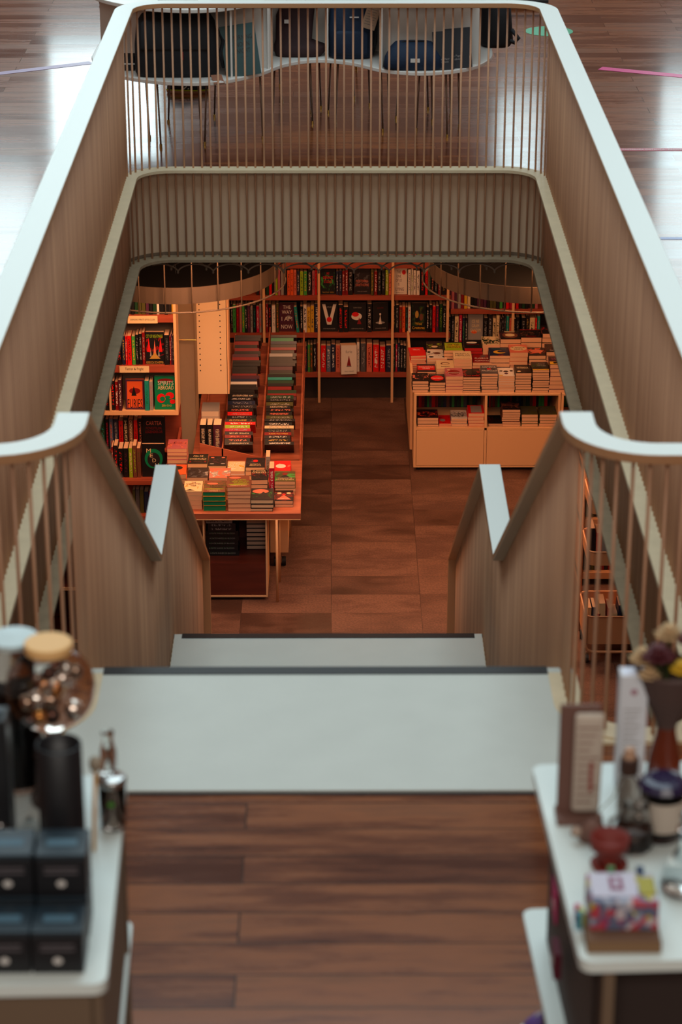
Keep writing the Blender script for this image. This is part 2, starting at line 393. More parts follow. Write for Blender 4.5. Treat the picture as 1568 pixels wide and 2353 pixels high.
# ------------------------------------------------------------------ books
CC = dict(black='141316', dark='221c20', navy='1b2440', red='d01010', dkred='7c0f12', crimson='b01038', pink='a85a64', white='d8cfc4', cream='d6bd92',
          orange='dc5a28', salmon='cc6a52', yellow='cfa22a', lime='8fae1c', green='3f9440', dkgreen='173a22', teal='1d8a80', purple='4a2440', maroon='4a2030',
          grey='4e4c50', ltgrey='8f8a88', slate='56657e', brown='6e4030', olive='4c4a22', blue='23507c', gold='b08a3c', emerald='067a50')
PAGES = mat('book_pages', 'd9c3b0', .85)
def page_mat(c='cdb8a4'):
    c = {'cdb8a4': 'd2ab8a', 'cdbcae': 'd0b098'}.get(c, c); return mat('pages_'+c, c, .85)
def spine_mat(c, mk):
    "cover colour with small illegible lettering marks down the spine"
    key = 'cover_%s_%s' % (c, mk)
    if key in MATS: return MATS[key]
    m = mat(key, CC[c], .38); nt = m.node_tree; b = nt.nodes['Principled BSDF']; L = nt.links
    tc = nd(nt, 'ShaderNodeTexCoord'); sp = nd(nt, 'ShaderNodeSeparateXYZ'); L.new(tc.outputs['Generated'], sp.inputs[0])
    oi = nd(nt, 'ShaderNodeObjectInfo')
    cmb = nd(nt, 'ShaderNodeCombineXYZ'); 
    a = nd(nt, 'ShaderNodeMath', operation='MULTIPLY'); a.inputs[1].default_value = 3.1; L.new(sp.outputs[0], a.inputs[0])
    z = nd(nt, 'ShaderNodeMath', operation='MULTIPLY'); z.inputs[1].default_value = 26; L.new(sp.outputs[2], z.inputs[0])
    r = nd(nt, 'ShaderNodeMath', operation='MULTIPLY'); r.inputs[1].default_value = 90; L.new(oi.outputs['Random'], r.inputs[0])
    L.new(a.outputs[0], cmb.inputs[0]); L.new(r.outputs[0], cmb.inputs[1]); L.new(z.outputs[0], cmb.inputs[2])
    n = nd(nt, 'ShaderNodeTexNoise'); n.inputs['Scale'].default_value = 1; n.inputs['Detail'].default_value = 1; L.new(cmb.outputs[0], n.inputs['Vector'])
    t = nd(nt, 'ShaderNodeMath', operation='GREATER_THAN'); t.inputs[1].default_value = .53; L.new(n.outputs['Fac'], t.inputs[0])
    d = nd(nt, 'ShaderNodeMath', operation='COMPARE'); d.inputs[1].default_value = .5; d.inputs[2].default_value = .24; L.new(sp.outputs[0], d.inputs[0])
    e = nd(nt, 'ShaderNodeMath', operation='COMPARE'); e.inputs[1].default_value = .52; e.inputs[2].default_value = .36; L.new(sp.outputs[2], e.inputs[0])
    m1 = nd(nt, 'ShaderNodeMath', operation='MULTIPLY'); L.new(t.outputs[0], m1.inputs[0]); L.new(d.outputs[0], m1.inputs[1])
    m2 = nd(nt, 'ShaderNodeMath', operation='MULTIPLY'); L.new(m1.outputs[0], m2.inputs[0]); L.new(e.outputs[0], m2.inputs[1])
    mx = nd(nt, 'ShaderNodeMixRGB'); mx.inputs['Color1'].default_value = (*lin(CC[c]), 1); mx.inputs['Color2'].default_value = (*lin(CC[mk]), 1)
    L.new(m2.outputs[0], mx.inputs['Fac']); L.new(mx.outputs[0], b.inputs['Base Color']); return m
def art_mat(c1, c2, c3, scale=5, seed=0):
    "printed cover: three inks in loose shapes"
    key = 'print_%s_%s_%s_%s_%s' % (c1, c2, c3, scale, seed)
    if key in MATS: return MATS[key]
    m = mat(key, CC[c1], .35); nt = m.node_tree; b = nt.nodes['Principled BSDF']; L = nt.links
    tc = nd(nt, 'ShaderNodeTexCoord'); mp = nd(nt, 'ShaderNodeMapping'); mp.inputs['Scale'].default_value = (.01, scale*.8, scale); mp.inputs['Location'].default_value = (seed*3.7, seed*1.3, seed)
    L.new(tc.outputs['Generated'], mp.inputs[0]); n = nd(nt, 'ShaderNodeTexNoise'); n.inputs['Scale'].default_value = 1; n.inputs['Detail'].default_value = 3; n.inputs['Distortion'].default_value = 1.2
    L.new(mp.outputs[0], n.inputs['Vector'])
    sp = nd(nt, 'ShaderNodeSeparateXYZ'); L.new(tc.outputs['Generated'], sp.inputs[0])
    d1 = nd(nt, 'ShaderNodeMath', operation='SUBTRACT'); d1.inputs[1].default_value = .5; L.new(sp.outputs[2], d1.inputs[0])
    d2 = nd(nt, 'ShaderNodeMath', operation='MULTIPLY'); L.new(d1.outputs[0], d2.inputs[0]); L.new(d1.outputs[0], d2.inputs[1])
    d3 = nd(nt, 'ShaderNodeMath', operation='MULTIPLY'); d3.inputs[1].default_value = .9; L.new(d2.outputs[0], d3.inputs[0])
    d4 = nd(nt, 'ShaderNodeMath', operation='SUBTRACT'); L.new(n.outputs['Fac'], d4.inputs[0]); L.new(d3.outputs[0], d4.inputs[1])
    r = ramp(nt, [(0, lin(CC[c1])), (.47, lin(CC[c2])), (.56, lin(CC[c3]))], 'CONSTANT'); L.new(d4.outputs[0], r.inputs['Fac']); L.new(r.outputs['Color'], b.inputs['Base Color']); return m
INK = {k: mat('ink_'+k, v, .4) for k, v in CC.items()}
NBOOK = [0]
SPARE = []          # the books that show least: gathered into one object at the end
def book(label, M, t, d, h, c='black', mk='white', art=None, title=(), pages='cdb8a4', soft=True, group=None, spare=False, deco=None, spine_title=None):
    """one book; own axes: x thickness, y spine->fore-edge, z height; M places it.
    title: list of (words, ink, centre y, centre z, width, height) as shares of the cover"""
    e = .0015 if soft else .0028; o_ = .0 if soft else .003
    cov = MB(); cov.box(-t/2, t/2, 0, e, 0, h, 0); cov.box(t/2-e, t/2, e, d, 0, h, 1 if art else 0); cov.box(-t/2, -t/2+e, e, d, 0, h, 0)
    pg = MB(); pg.box(-t/2+e, t/2-e, e, d-o_-.001, o_+.0005, h-o_-.0005)
    if spare:
        SPARE.append((cov, pg, M, c, pages)); return None
    NBOOK[0] += 1
    cm = spine_mat(c, mk)
    mats = [cm] + ([art] if art else [])
    b = cov.build('book', mats); b.matrix_world = M
    tag(b, label, 'book', group)
    pg.build('pages', page_mat(pages), b)
    fx = t/2+.0004+(.0006+.0003*len(deco) if deco else 0)
    for (s, ink, cy, cz, w, hh) in title:
        text(s, w*d, hh*h, frame((fx, cy*d, cz*h), (0,1,0), (0,0,1)), INK[ink], b)
    if spine_title:
        s, ink, cz, ln, wd = spine_title
        text(s, ln*h, wd*t, frame((0, -.0004, cz*h), (0,0,-1), (1,0,0)), INK[ink], b)
    if deco:
        for di, (kind, ink, cy, cz, a, bb) in enumerate(deco):
            mb = MB(); th = .0006+.0003*di
            if kind == 'oval': pts = [(cy*d+a*d*math.cos(q*PI/12), cz*h+bb*h*math.sin(q*PI/12)) for q in range(24)]
            elif kind == 'rect': pts = [(cy*d-a*d, cz*h-bb*h), (cy*d+a*d, cz*h-bb*h), (cy*d+a*d, cz*h+bb*h), (cy*d-a*d, cz*h+bb*h)]
            elif kind == 'tri': pts = [(cy*d-a*d, cz*h-bb*h), (cy*d+a*d, cz*h-bb*h), (cy*d, cz*h+bb*h)]
            elif kind == 'vee': pts = [(cy*d-a*d, cz*h+bb*h), (cy*d-a*d*.55, cz*h+bb*h), (cy*d, cz*h-bb*h*.5), (cy*d+a*d*.55, cz*h+bb*h), (cy*d+a*d, cz*h+bb*h), (cy*d+a*d*.3, cz*h-bb*h), (cy*d-a*d*.3, cz*h-bb*h)]
            n = len(pts); mb.add([(t/2, y, z) for y, z in pts]+[(t/2+th, y, z) for y, z in pts], [tuple(range(n))[::-1], tuple(range(n, 2*n))]+[(i,(i+1)%n,n+(i+1)%n,n+i) for i in range(n)])
            mb.build('printed_shape', INK[ink], b)
    return b
def upright(x, y, z, yaw=0, lean=0):
    return Matrix.Translation((x, y, z)) @ Matrix.Rotation(yaw, 4, 'Z') @ Matrix.Rotation(lean, 4, 'Y')
def faceout(x, y, z, yaw=0, tip=.05):
    "cover towards -Y, leaning back a little; x is the spine's side"
    return Matrix.Translation((x, y, z)) @ Matrix.Rotation(yaw, 4, 'Z') @ Matrix.Rotation(-tip, 4, 'X') @ frame((0,0,0), (0,-1,0), (1,0,0))
def lying(x, y, z, yaw=0):
    "on its back, title readable from -Y; x spine side, y lower edge"
    return Matrix.Translation((x, y, z)) @ Matrix.Rotation(yaw, 4, 'Z') @ frame((0,0,0), (0,0,1), (1,0,0))
ORD = ['first','second','third','fourth','fifth','sixth','seventh','eighth','ninth','tenth','eleventh','twelfth','thirteenth','fourteenth','fifteenth','sixteenth','seventeenth','eighteenth','nineteenth','twentieth']
def ordn(i):
    if i < 20: return ORD[i]
    return ('twenty-' if i < 29 else 'thirty-') + ORD[(i-19-1) % 10] if i not in (29, 39) else ('thirtieth' if i == 29 else 'fortieth')
NICE = dict(dkred='dark red', dkgreen='dark green', ltgrey='light grey', dark='very dark', slate='blue-grey', emerald='emerald green')
def cn(c): return NICE.get(c, c)

def row(where, D, y0px, y1px, items, ox, sc_, shelf_z, depth=.14, spare=False, grp=None, tz=None):
    """a row of books on a shelf; items: (x0, x1, colour, mark) spines or (x0, x1, colour, mark, dict) covers facing out.
    pixel spans give each book's width along the shelf"""
    k = 0
    for it in items:
        x0 = atY(ox+it[0]/sc_, y1px, D).x; x1 = atY(ox+it[1]/sc_, y1px, D).x; w = x1-x0
        hh = atY(ox+it[0]/sc_, y0px, D).z - shelf_z
        hv = hh*random.uniform(.9, 1.03)
        if len(it) > 4 and it[4].get('face'):
            f = it[4]; h = f.get('h', hh*1.0); 
            book(f['label'], faceout(x0, D+f.get('back', .05), shelf_z+.001, f.get('yaw', 0), .07), f.get('t', .028), w, h, it[2], it[3], f.get('art'), f.get('title', ()), soft=f.get('soft', True), deco=f.get('deco'), group=None, pages=f.get('pages', 'cdb8a4'))
        else:
            ex = it[4] if len(it) > 4 else {}
            lb = ex.get('label') or '%s book spine, %s from left, %s' % (cn(it[2]), ordn(k), where)
            book(lb, upright((x0+x1)/2, D+.01+random.uniform(0, .012), shelf_z+.001, 0, ex.get('lean', 0)), max(w*.97-.001, .006), depth, ex.get('h', hv), it[2], it[3], spare=spare or ex.get('spare', False), group=grp, spine_title=ex.get('st'))
            k += 1

# ------------------------------------------------------------------ back wall shelves
BD = 20.40          # front plane of the back shelves
bw = thing('wall_shelving', 'long reddish wooden bookshelves with slim cream uprights along the back wall', 'bookshelf', (0, BD, ZF))
def px_z(y, D, x=784): return atY(x, y, D).z
SH = [(600, 617), (675.5, 690), (761, 776), (852, 867)]
shz = []
for a, b in SH:
    # a is where the front top edge shows, b the front bottom edge
    zt = px_z(a+4, BD); zb = px_z(b, BD); shz.append(zt)
    MB().box(-1.45, 1.02, 0, .28, zb-ZF, zt-ZF).build('shelf_board', REDWOOD, bw)
for a, b in ((708, 722), (792, 806)):
    zt = px_z(a+3, BD); zb = px_z(b, BD); shz.append(zt)
    MB().box(1.02, 2.6, 0, .28, zb-ZF, zt-ZF).build('shelf_board', REDWOOD, bw)
for x in (-.632, -.146, .505, .992, 1.57):
    MB().box(x-.011, x+.011, -.03, -.01, 0.0 if -.5 < x < .9 else (.42 if x > .9 else .56), 2.4).build('upright', CREAM, bw)
MB().box(-1.46, 2.6, .29, .31, .02, 2.6).build('back_panel', mat('dark_panel', '2b211c', .7), bw)
MB().box(-1.46, 2.6, .1, .12, .0, .19).build('plinth', mat('dark_panel', '2b211c', .7), bw)

O, S_ = 590, 3.484
r1 = [(0,18,'dark','white'),(20,40,'dkred','white'),(75,98,'dkgreen','lime'),(100,122,'red','white'),(124,146,'black','white'),(148,168,'lime','dark'),(170,190,'pink','white'),(195,218,'ltgrey','red'),(222,240,'dark','white'),
 (246,268,'orange','dark'),(270,296,'orange','dkred'),(298,320,'salmon','dkred'),(324,344,'navy','white'),(348,374,'lime','dkgreen'),(378,404,'green','yellow'),(410,440,'black','white'),(445,466,'pink','dark'),(468,484,'red','dark'),(486,505,'dark','ltgrey'),
 (514,630,'dkgreen','red',dict(face=1,label='dark green novel with red lettering facing out on the back wall',art=art_mat('black','dkgreen','green',6,1),title=[('MY\nDEFIANCE\nIS GOLD','red',.5,.62,.66,.4),('TIMOTHY  REED','gold',.5,.07,.8,.05)])),
 (636,656,'navy','white'),(660,682,'navy','ltgrey'),(686,707,'dkred','white'),(710,732,'dkred','white'),(735,770,'black','ltgrey'),
 (783,910,'grey','red',dict(face=1,label='grey-black novel lettered MOSTENIREA HAWTHORNE facing out on the back wall',art=art_mat('dark','dark','grey',5,2),title=[('MOSTENIREA\nHAWTHORNE','salmon',.5,.42,.84,.24),('NOUL JOC INCEPE','ltgrey',.5,.1,.6,.04)])),
 (914,938,'olive','gold'),(942,966,'dkred','white'),(970,996,'black','ltgrey'),(1002,1028,'black','ltgrey'),(1032,1056,'lime','white'),(1058,1078,'salmon','dark'),
 (1090,1206,'white','maroon',dict(face=1,label='white novel with red dot lettered ONE OF US IS LYING, back wall',title=[('THE\nONE\nOF US\nIS','maroon',.42,.6,.42,.56),('LYING','maroon',.5,.19,.55,.12),('KAREN M. M.','maroon',.5,.06,.5,.04)],deco=[('oval','red',.77,.82,.13,.09)])),
 (1212,1234,'white','maroon'),(1238,1252,'white','lime'),(1255,1276,'white','dark'),(1280,1306,'white','dark'),(1312,1345,'black','red'),(1350,1370,'red','dark'),(1374,1394,'dkgreen','ltgrey'),(1398,1420,'black','salmon'),(1424,1450,'black','ltgrey'),(1454,1480,'dkred','ltgrey'),(1484,1515,'black','gold')]
row('back wall shelves, top full row', BD, 619, 676, r1[9:], O, S_, shz[1])
r2l = [(590,612,'dark','white'),(615,655,'green','dkgreen'),(660,698,'dkred','red'),(702,735,'pink','lime'),(738,772,'green','yellow'),(775,805,'black','white'),(808,845,'purple','pink'),(850,880,'ltgrey','dark'),(884,922,'black','teal'),(927,965,'crimson','white'),(968,998,'ltgrey','red'),(1000,1040,'dark','maroon')]
r2 = [(430+a/5.807-590)*S_ for a in ()]
conv = [(( (430+a/5.807)-O)*S_, ((430+b/5.807)-O)*S_, c, m) for a, b, c, m in r2l]
r2 = conv + [(75,94,'dkred','white'),(96,118,'black','red'),(122,152,'white','ltgrey'),(158,178,'olive','orange'),
 (182,303,'maroon','white',dict(face=1,label='plum-coloured novel lettered THE WAY I AM NOW facing out on the back wall',art=art_mat('maroon','maroon','purple',5,3),title=[('THE\nWAY','white',.5,.77,.66,.3),('I AM','white',.5,.45,.7,.14),('NOW','white',.5,.17,.75,.14)],deco=[('oval','ltgrey',.62,.5,.16,.06)])),
 (320,343,'teal','orange',dict(lean=-.1)),(350,370,'black','white'),(374,402,'white','navy'),(404,432,'yellow','dark'),(434,460,'yellow','navy'),(464,502,'navy','white'),
 (514,650,'black','white',dict(face=1,soft=False,label='black novel with two pale strokes meeting at a red dot, back wall',deco=[('vee','white',.5,.6,.42,.36),('oval','red',.5,.42,.15,.09),],title=[('AMURG','ltgrey',.5,.86,.3,.05),('STEPHENIE MEYER','ltgrey',.5,.1,.7,.04)])),
 (655,692,'black','red'),(696,734,'black','red'),
 (738,878,'black','white',dict(face=1,soft=False,label='black novel with a red and white bloom, facing out on the back wall',art=None,deco=[('oval','white',.45,.53,.3,.13),('oval','red',.38,.6,.2,.08),('tri','dkred',.6,.38,.12,.12)],title=[('LUNA NOUA','ltgrey',.5,.84,.46,.05),('STEPHENIE MEYER','ltgrey',.5,.1,.7,.04)])),
 (884,922,'black','white'),
 (930,1055,'black','white',dict(face=1,soft=False,yaw=.12,label='black novel with a pale upright figure, turned slightly, facing out on the back wall',deco=[('oval','ltgrey',.48,.3,.3,.04),('tri','white',.48,.42,.1,.17),('oval','white',.48,.6,.06,.04)],title=[('ECLIPSA','dkred',.5,.82,.4,.04),('STEPHENIE MEYER','ltgrey',.5,.1,.7,.04)])),
 (1090,1110,'black','gold'),(1112,1138,'black','ltgrey'),(1142,1164,'dkred','green'),(1166,1190,'orange','dkred'),(1192,1210,'dark','teal'),(1212,1234,'white','red'),
 (1240,1355,'dkgreen','yellow',dict(face=1,label='dark green novel with yellow lettering WISE CREATURES facing out on the back wall',art=art_mat('black','dkgreen','olive',4,4),title=[('Wise\nCreatures','yellow',.5,.2,.86,.24)],deco=[('oval','gold',.38,.6,.12,.13),('oval','brown',.68,.5,.12,.12)])),
 (1360,1380,'black','white'),(1383,1405,'black','ltgrey'),(1408,1432,'red','dark'),(1436,1458,'purple','red'),(1462,1488,'dkgreen','lime'),(1490,1515,'black','white')]
row('back wall shelves, middle row', BD, 701, 763, r2, O, S_, shz[2])
r3 = [(250,276,'dark','ltgrey'),(280,304,'dark','red'),(308,328,'crimson','white'),(332,352,'black','white'),(356,380,'navy','white'),(384,406,'navy','red'),(410,428,'green','red'),(430,450,'olive','orange'),(455,478,'black','white'),(481,503,'dkred','gold'),
 (515,556,'red','white'),(560,594,'slate','white'),(597,630,'navy','white'),(634,670,'salmon','dkred'),
 (674,798,'white','dkred',dict(face=1,t=.09,yaw=.1,back=-.02,label='white boxed novel lettered FURIE with a dark red flame, jutting out on the back wall',title=[('furie','ltgrey',.5,.78,.42,.1),('TRACY WOLFF','grey',.5,.1,.6,.04)],deco=[('tri','dkred',.5,.47,.14,.18),('rect','grey',.5,.27,.16,.012)])),
 (801,824,'white','ltgrey'),(832,875,'grey','ltgrey'),(880,925,'salmon','dkred'),(932,980,'red','white'),(985,1030,'red','white'),(1036,1078,'navy','ltgrey'),(1090,1109,'dkgreen','ltgrey'),(1112,1127,'crimson','white'),(1130,1147,'navy','white'),(1150,1171,'black','white'),(1174,1197,'black','white'),(1200,1225,'black','ltgrey')]
row('back wall shelves, bottom row', BD, 791, 853, r3[2:], O, S_, shz[3])
row('x', BD, 619, 676, r1[:9], O, S_, shz[1], spare=True)
# the row whose feet just show under the slab edge
tops = []; x = 100
cl = ['dark','olive','yellow','red','lime','orange','black','white','red','dkgreen','green','ltgrey','white','black']
while x < 1440:
    wd = random.choice((22, 26, 30)); tops.append((x, x+wd-2, random.choice(cl), 'white')); x += wd
row('the topmost visible shelf', BD, 560, 601, tops, O, S_, shz[0], spare=True)
# right-hand bays
O2, S2 = 920, 3.92
r4 = [(432,455,'black','ltgrey'),(460,486,'black','ltgrey'),(490,525,'cream','dark'),(530,556,'crimson','white'),(560,581,'navy','green'),(585,605,'black','white'),
 (610,745,'ltgrey','red',dict(face=1,label='light grey novel with pale lettering facing out, right-hand wall shelf behind the stacks',title=[('CE NE\nGRAM\nGANDIM','cream',.5,.62,.7,.4)],deco=[('oval','orange',.42,.42,.2,.06)])),
 (750,786,'black','ltgrey'),(790,828,'dark','ltgrey'),(832,860,'cream','dark'),(863,892,'cream','dark'),(896,912,'dark','ltgrey'),(915,931,'dark','ltgrey'),(934,950,'dark','ltgrey'),(953,976,'teal','ltgrey'),(980,1012,'salmon','red'),(1016,1038,'dark','ltgrey'),(1041,1072,'black','ltgrey'),(1090,1126,'black','ltgrey'),(1128,1160,'dark','gold'),(1163,1210,'cream','dark'),(1212,1229,'red','white'),(1232,1256,'teal','ltgrey')]
row('wall shelf behind the long cream cabinet', BD, 727, 790, r4, O2, S2, shz[5])
r5 = []; x = 432
for c in ['purple','pink','purple','ltgrey','dkred','yellow','cream','black','black','purple','maroon','purple','dark','olive','olive','dark','green','black','red','crimson','dkred','red','dark','dkgreen','black','dark','dkgreen','pink']:
    r5.append((x, x+27, c, 'white')); x += 29
row('the upper right-hand wall shelf', BD, 650, 709, r5, O2, S2, shz[4], spare=True)
# ------------------------------------------------------------------ white cabinets on the right with stacked books
def cabinet(x0, x1, name_lbl, mid):
    c = thing('low_cabinet', name_lbl, 'cabinet', (x0, 18.706, ZF)); W = x1-x0; zt = .688; D = .98; th = .02
    MB().box(0, W, 0, D, zt-th, zt).build('top', CREAM, c, bevel=.002)
    for x in (0, W-th): MB().box(x, x+th, 0, D, .035, zt-th).build('side_panel', CREAM, c)
    MB().box(th, W-th, D-th, D, .035, zt-th).build('back_panel', CREAM, c)
    MB().box(th, W-th, 0, D-th, .365, .385).build('shelf_board', CREAM, c)
    MB().box(th, W-th, 0, D-th, .035, .05).build('bottom', CREAM, c)
    if mid: MB().box(mid-.01, mid+.01, 0, D-th, .05, zt-th).build('divider', CREAM, c)
    e = [th, mid-.01, mid+.01, W-th] if mid else [th, W-th]
    for a, b in zip(e[::2], e[1::2]): MB().box(a+.003, b-.003, -.002, .016, .053, .362).build('door', CREAM, c, bevel=.0015)
    for x in (.04, W-.04):
        k = MB(); k.tube([(x-.012, .05, .018), (x+.012, .05, .018)], .018, 12); k.box(x-.006, x+.006, .04, .06, .018, .036)
        k.build('caster', mat('black_rubber', '141416', .6), c)
    return c
cabinet(.645, 1.853, 'long low cream cabinet on casters carrying the big display of paperback stacks', .594)
cabinet(1.858, 2.9, 'low cream cabinet beyond the right stair railing, butting against the long one', None)
hb = thing('back_cabinet', 'cream cabinet standing just behind the left edge of the long low cabinet', 'cabinet', (.622, 18.95, ZF))
MB().box(0, .02, 0, 1.1, .1, .78).build('side_panel', CREAM, hb)
CT = ZF+.688
WPG = 'd9ab86'
def stack(where, k, x0, x1, ytf, yrow, d, h, n, c, mk, art, title=(), deco=None, own='', base=CT, ox=920, sc_=3.92, oy=690, pg=WPG, spare_below=99, yaw=0, soft=True, slim=None):
    "books lying on each other; ytf is the photo row of the top cover's near edge"
    X0 = atY(ox+x0/sc_, oy+ytf/sc_, yrow); X1 = atY(ox+x1/sc_, oy+ytf/sc_, yrow)
    ztop = max(X0.z, base+.02); wd = X1.x-X0.x; z = base; n = max(1, n); ts = [random.uniform(.8, 1.2) for _ in range(n)]
    tot = sum(ts); ts = [t_/tot*(ztop-base) for t_ in ts]
    for i in range(n):
        top = i == n-1; fr = n-1-i
        jx = 0 if top else random.uniform(-.004, .004); jy = 0 if top else random.uniform(-.004, .006)
        lb = own if top else '%s from top, page edges out, in stack under %s' % (ordn(fr)+' book', where)
        book(lb, lying(X0.x+jx, yrow+jy, z+ts[i]/2, yaw if top else random.uniform(-.012, .012)), ts[i]-.0006, wd-.006, h, c, mk, art if top else None,
             title if top else (), pages=pg, deco=deco if top else None, spare=(fr >= spare_below), soft=soft,
             group=None)
        z += ts[i]
A = art_mat
R0 = [
 (112,262,728,4,'black','white',A('black','dark','salmon',5,1),[],None,'black paperback with pale faces topping the leftmost front stack','black paperback with faces'),
 (268,415,740,4,'black','white',None,[('Namaste','white',.5,.52,.7,.14),('SUZY RAMBALL','ltgrey',.5,.88,.85,.07)],[('oval','red',.5,.52,.42,.3)],'black paperback with a big red oval topping a front stack','black cover with red oval'),
 (412,575,685,5,'pink','white',A('pink','pink','salmon',3,2),[('Anatomia','white',.5,.42,.7,.12)],[('oval','dkred',.5,.48,.36,.28),('oval','cream',.2,.78,.1,.06)],'dusty pink paperback with a dark red oval topping a front stack','dusty pink cover'),
 (568,732,692,7,'black','red',A('black','dkred','dkred',3,3),[('BLACK RAVEN','red',.5,.16,.8,.16)],[('oval','black',.5,.55,.34,.3)],'black and red paperback topping the fourth front stack from the left','black and red cover'),
 (735,888,660,7,'grey','white',A('grey','grey','dark',4,4),[('ASISTENTA','white',.5,.78,.86,.16),('MALEFICULUI','white',.5,.34,.9,.17)],[('rect','red',.5,.56,.12,.07)],'grey paperback lettered ASISTENTA topping a front stack','grey ASISTENTA cover'),
 (888,1040,682,6,'white','dark',A('white','white','white',4,5),[],[('oval','dark',.5,.55,.16,.1),('oval','purple',.5,.3,.12,.1),('oval','dark',.2,.6,.1,.06),('oval','dark',.84,.62,.1,.08),('rect','yellow',.15,.06,.12,.05)],'white paperback with dark blots topping a front stack','white blotted cover'),
 (1040,1192,655,7,'black','cream',None,[('NEVERMOOR','cream',.5,.62,.7,.22)],[('oval','cream',.24,.2,.12,.07)],'black paperback with cream lettering topping a front stack','black cover with cream lettering'),
 (1195,1352,628,9,'dark','yellow',A('dark','dkgreen','olive',5,6),[('TRIAL OF\nSUN QUEEN','ltgrey',.6,.6,.5,.36)],[('rect','yellow',.5,.06,.49,.06)],'dark green paperback with a yellow lower band topping a front stack','green cover with yellow band'),
 (1352,1500,578,7,'purple','yellow',A('dark','purple','dark',5,7),[('LOVE','pink',.5,.7,.6,.2)],[('rect','yellow',.5,.2,.49,.16),('rect','black',.4,.22,.16,.11)],'purple paperback with a yellow band topping the rightmost front stack','purple cover with yellow band')]
for k, (x0, x1, yf, n, c, mk, art, ti, de, own, wh) in enumerate(R0):
    stack(wh, k, x0, x1, yf, 18.725, .14, .205, n, c, mk, art, ti, de, own, spare_below=3)
R1 = [
 (155,328,645,'dkred','white',A('dark','maroon','dkred',5,1),[('CASSANDRA\nCLARE','white',.5,.5,.8,.3)],[('rect','red',.5,.5,.46,.25)],'dark red paperback lettered CASSANDRA CLARE on the right display'),
 (332,495,615,'cream','dark',None,[('ROMANUL','dark',.5,.24,.5,.09)],[('oval','brown',.5,.62,.26,.16),('oval','cream',.52,.58,.2,.1)],'cream paperback with a sketched face on the right display'),
 (485,655,530,'cream','dark',None,[('PRINTUL\nNEMILOS','dark',.5,.55,.8,.36),('HOLLY BLACK','brown',.5,.1,.8,.06)],None,'cream paperback with dark brush lettering on the right display'),
 (655,830,560,'dkred','white',None,[('FLORILE','white',.5,.5,.72,.16),('ALBASTRE','white',.5,.2,.8,.14)],[('oval','grey',.6,.78,.16,.1)],'crimson paperback with white lettering on the right display'),
 (808,998,498,'navy','gold',A('navy','navy','navy',3,4),[('Povestea lunii','teal',.5,.82,.7,.1)],[('oval','yellow',.5,.45,.3,.2),('oval','navy',.62,.5,.22,.12),('rect','dkred',.55,.06,.13,.05)],'navy paperback with a yellow crescent on the right display'),
 (990,1160,470,'salmon','dark',A('salmon','salmon','salmon',3,5),[('A DOUA\nARIPA','dark',.5,.5,.75,.34)],[('oval','cream',.5,.5,.45,.28)],'salmon paperback lettered ARIPA on the right display'),
 (1160,1320,498,'dark','salmon',A('dark','orange','red',3,6),[],[('oval','salmon',.5,.55,.38,.2)],'red and dark paperback with a salmon oval on the right display'),
 (1318,1450,465,'black','salmon',A('black','dark','brown',6,7),[('ZODIA','ltgrey',.55,.2,.6,.12)],[('oval','red',.7,.55,.07,.07)],'black paperback with small red fruit, far right of the display')]
for k, (x0, x1, yf, c, mk, art, ti, de, own) in enumerate(R1):
    stack(own.split(' on the')[0].split(', far')[0], k, x0, x1, yf, 18.955, .14, .205, 7, c, mk, art, ti, de, own, spare_below=1)
R2 = [
 (95,240,500,'red','white',None,[('TRUC','white',.5,.72,.5,.14)],None,'plain bright red paperback on the left end of the right display',.08),
 (240,430,520,'white','dark',A('white','white','ltgrey',4,2),[],[('oval','brown',.5,.6,.18,.12),('oval','black',.1,.72,.08,.1),('oval','black',.9,.72,.08,.1),('oval','black',.22,.14,.12,.09),('oval','black',.88,.18,.12,.09)],'white paperback with black ink blots, near the left of the right display',-.04),
 (395,580,450,'black','lime',A('lime','lime','yellow',6,3),[('SIX OF\nCROWS','dkred',.5,.5,.7,.5)],[('rect','black',.5,.95,.49,.04),('rect','black',.03,.5,.03,.49),('rect','black',.97,.5,.03,.49)],'black-edged lime and yellow paperback on the right display',0),
 (580,748,430,'black','white',A('black','black','black',5,4),[('COROANA','dkred',.5,.42,.7,.1)],[('oval','white',.45,.66,.3,.1)],'black paperback with a white blaze and red fore band on the right display',0),
 (745,908,400,'cream','dark',A('cream','dkgreen','dark',4,5),[('TERRA\nINCOGNITA','dark',.5,.28,.8,.4)],None,'cream and dark green paperback on the right display',0),
 (905,1095,350,'maroon','cream',A('dark','maroon','dark',3,6),[],[('oval','brown',.5,.48,.38,.34),('oval','cream',.5,.5,.24,.18),('rect','cream',.5,.9,.26,.03)],'dark maroon hardback with a cream oval on the right display',0),
 (1090,1282,335,'black','salmon',A('black','black','brown',7,7),[('CERBER','dkred',.5,.14,.5,.12)],[('rect','dkred',.5,.95,.49,.04)],'black and brown hardback behind the others near the right railing',0),
 (1285,1450,300,'black','salmon',A('black','dark','dkred',5,8),[],None,'dark hardback half hidden by the right edge plate',0)]
for k, (x0, x1, yf, c, mk, art, ti, de, own, yw) in enumerate(R2):
    stack(own.split(' on the')[0].split(', near')[0].split(' behind')[0].split(' half')[0], k, x0, x1, yf, 19.2, .15, .215, 8, c, mk, art, ti, de, own, spare_below=1, yaw=yw, pg='b01818' if 'fore band' in own else WPG)
stack('lime and dark paperback', 0, 242, 388, 438, 19.42, .15, .2, 7, 'dark', 'lime', A('dark','olive','lime',4,9), [], [('oval','cream',.5,.3,.2,.12)], 'dark paperback with a lime blur at the back of the right display', spare_below=1)
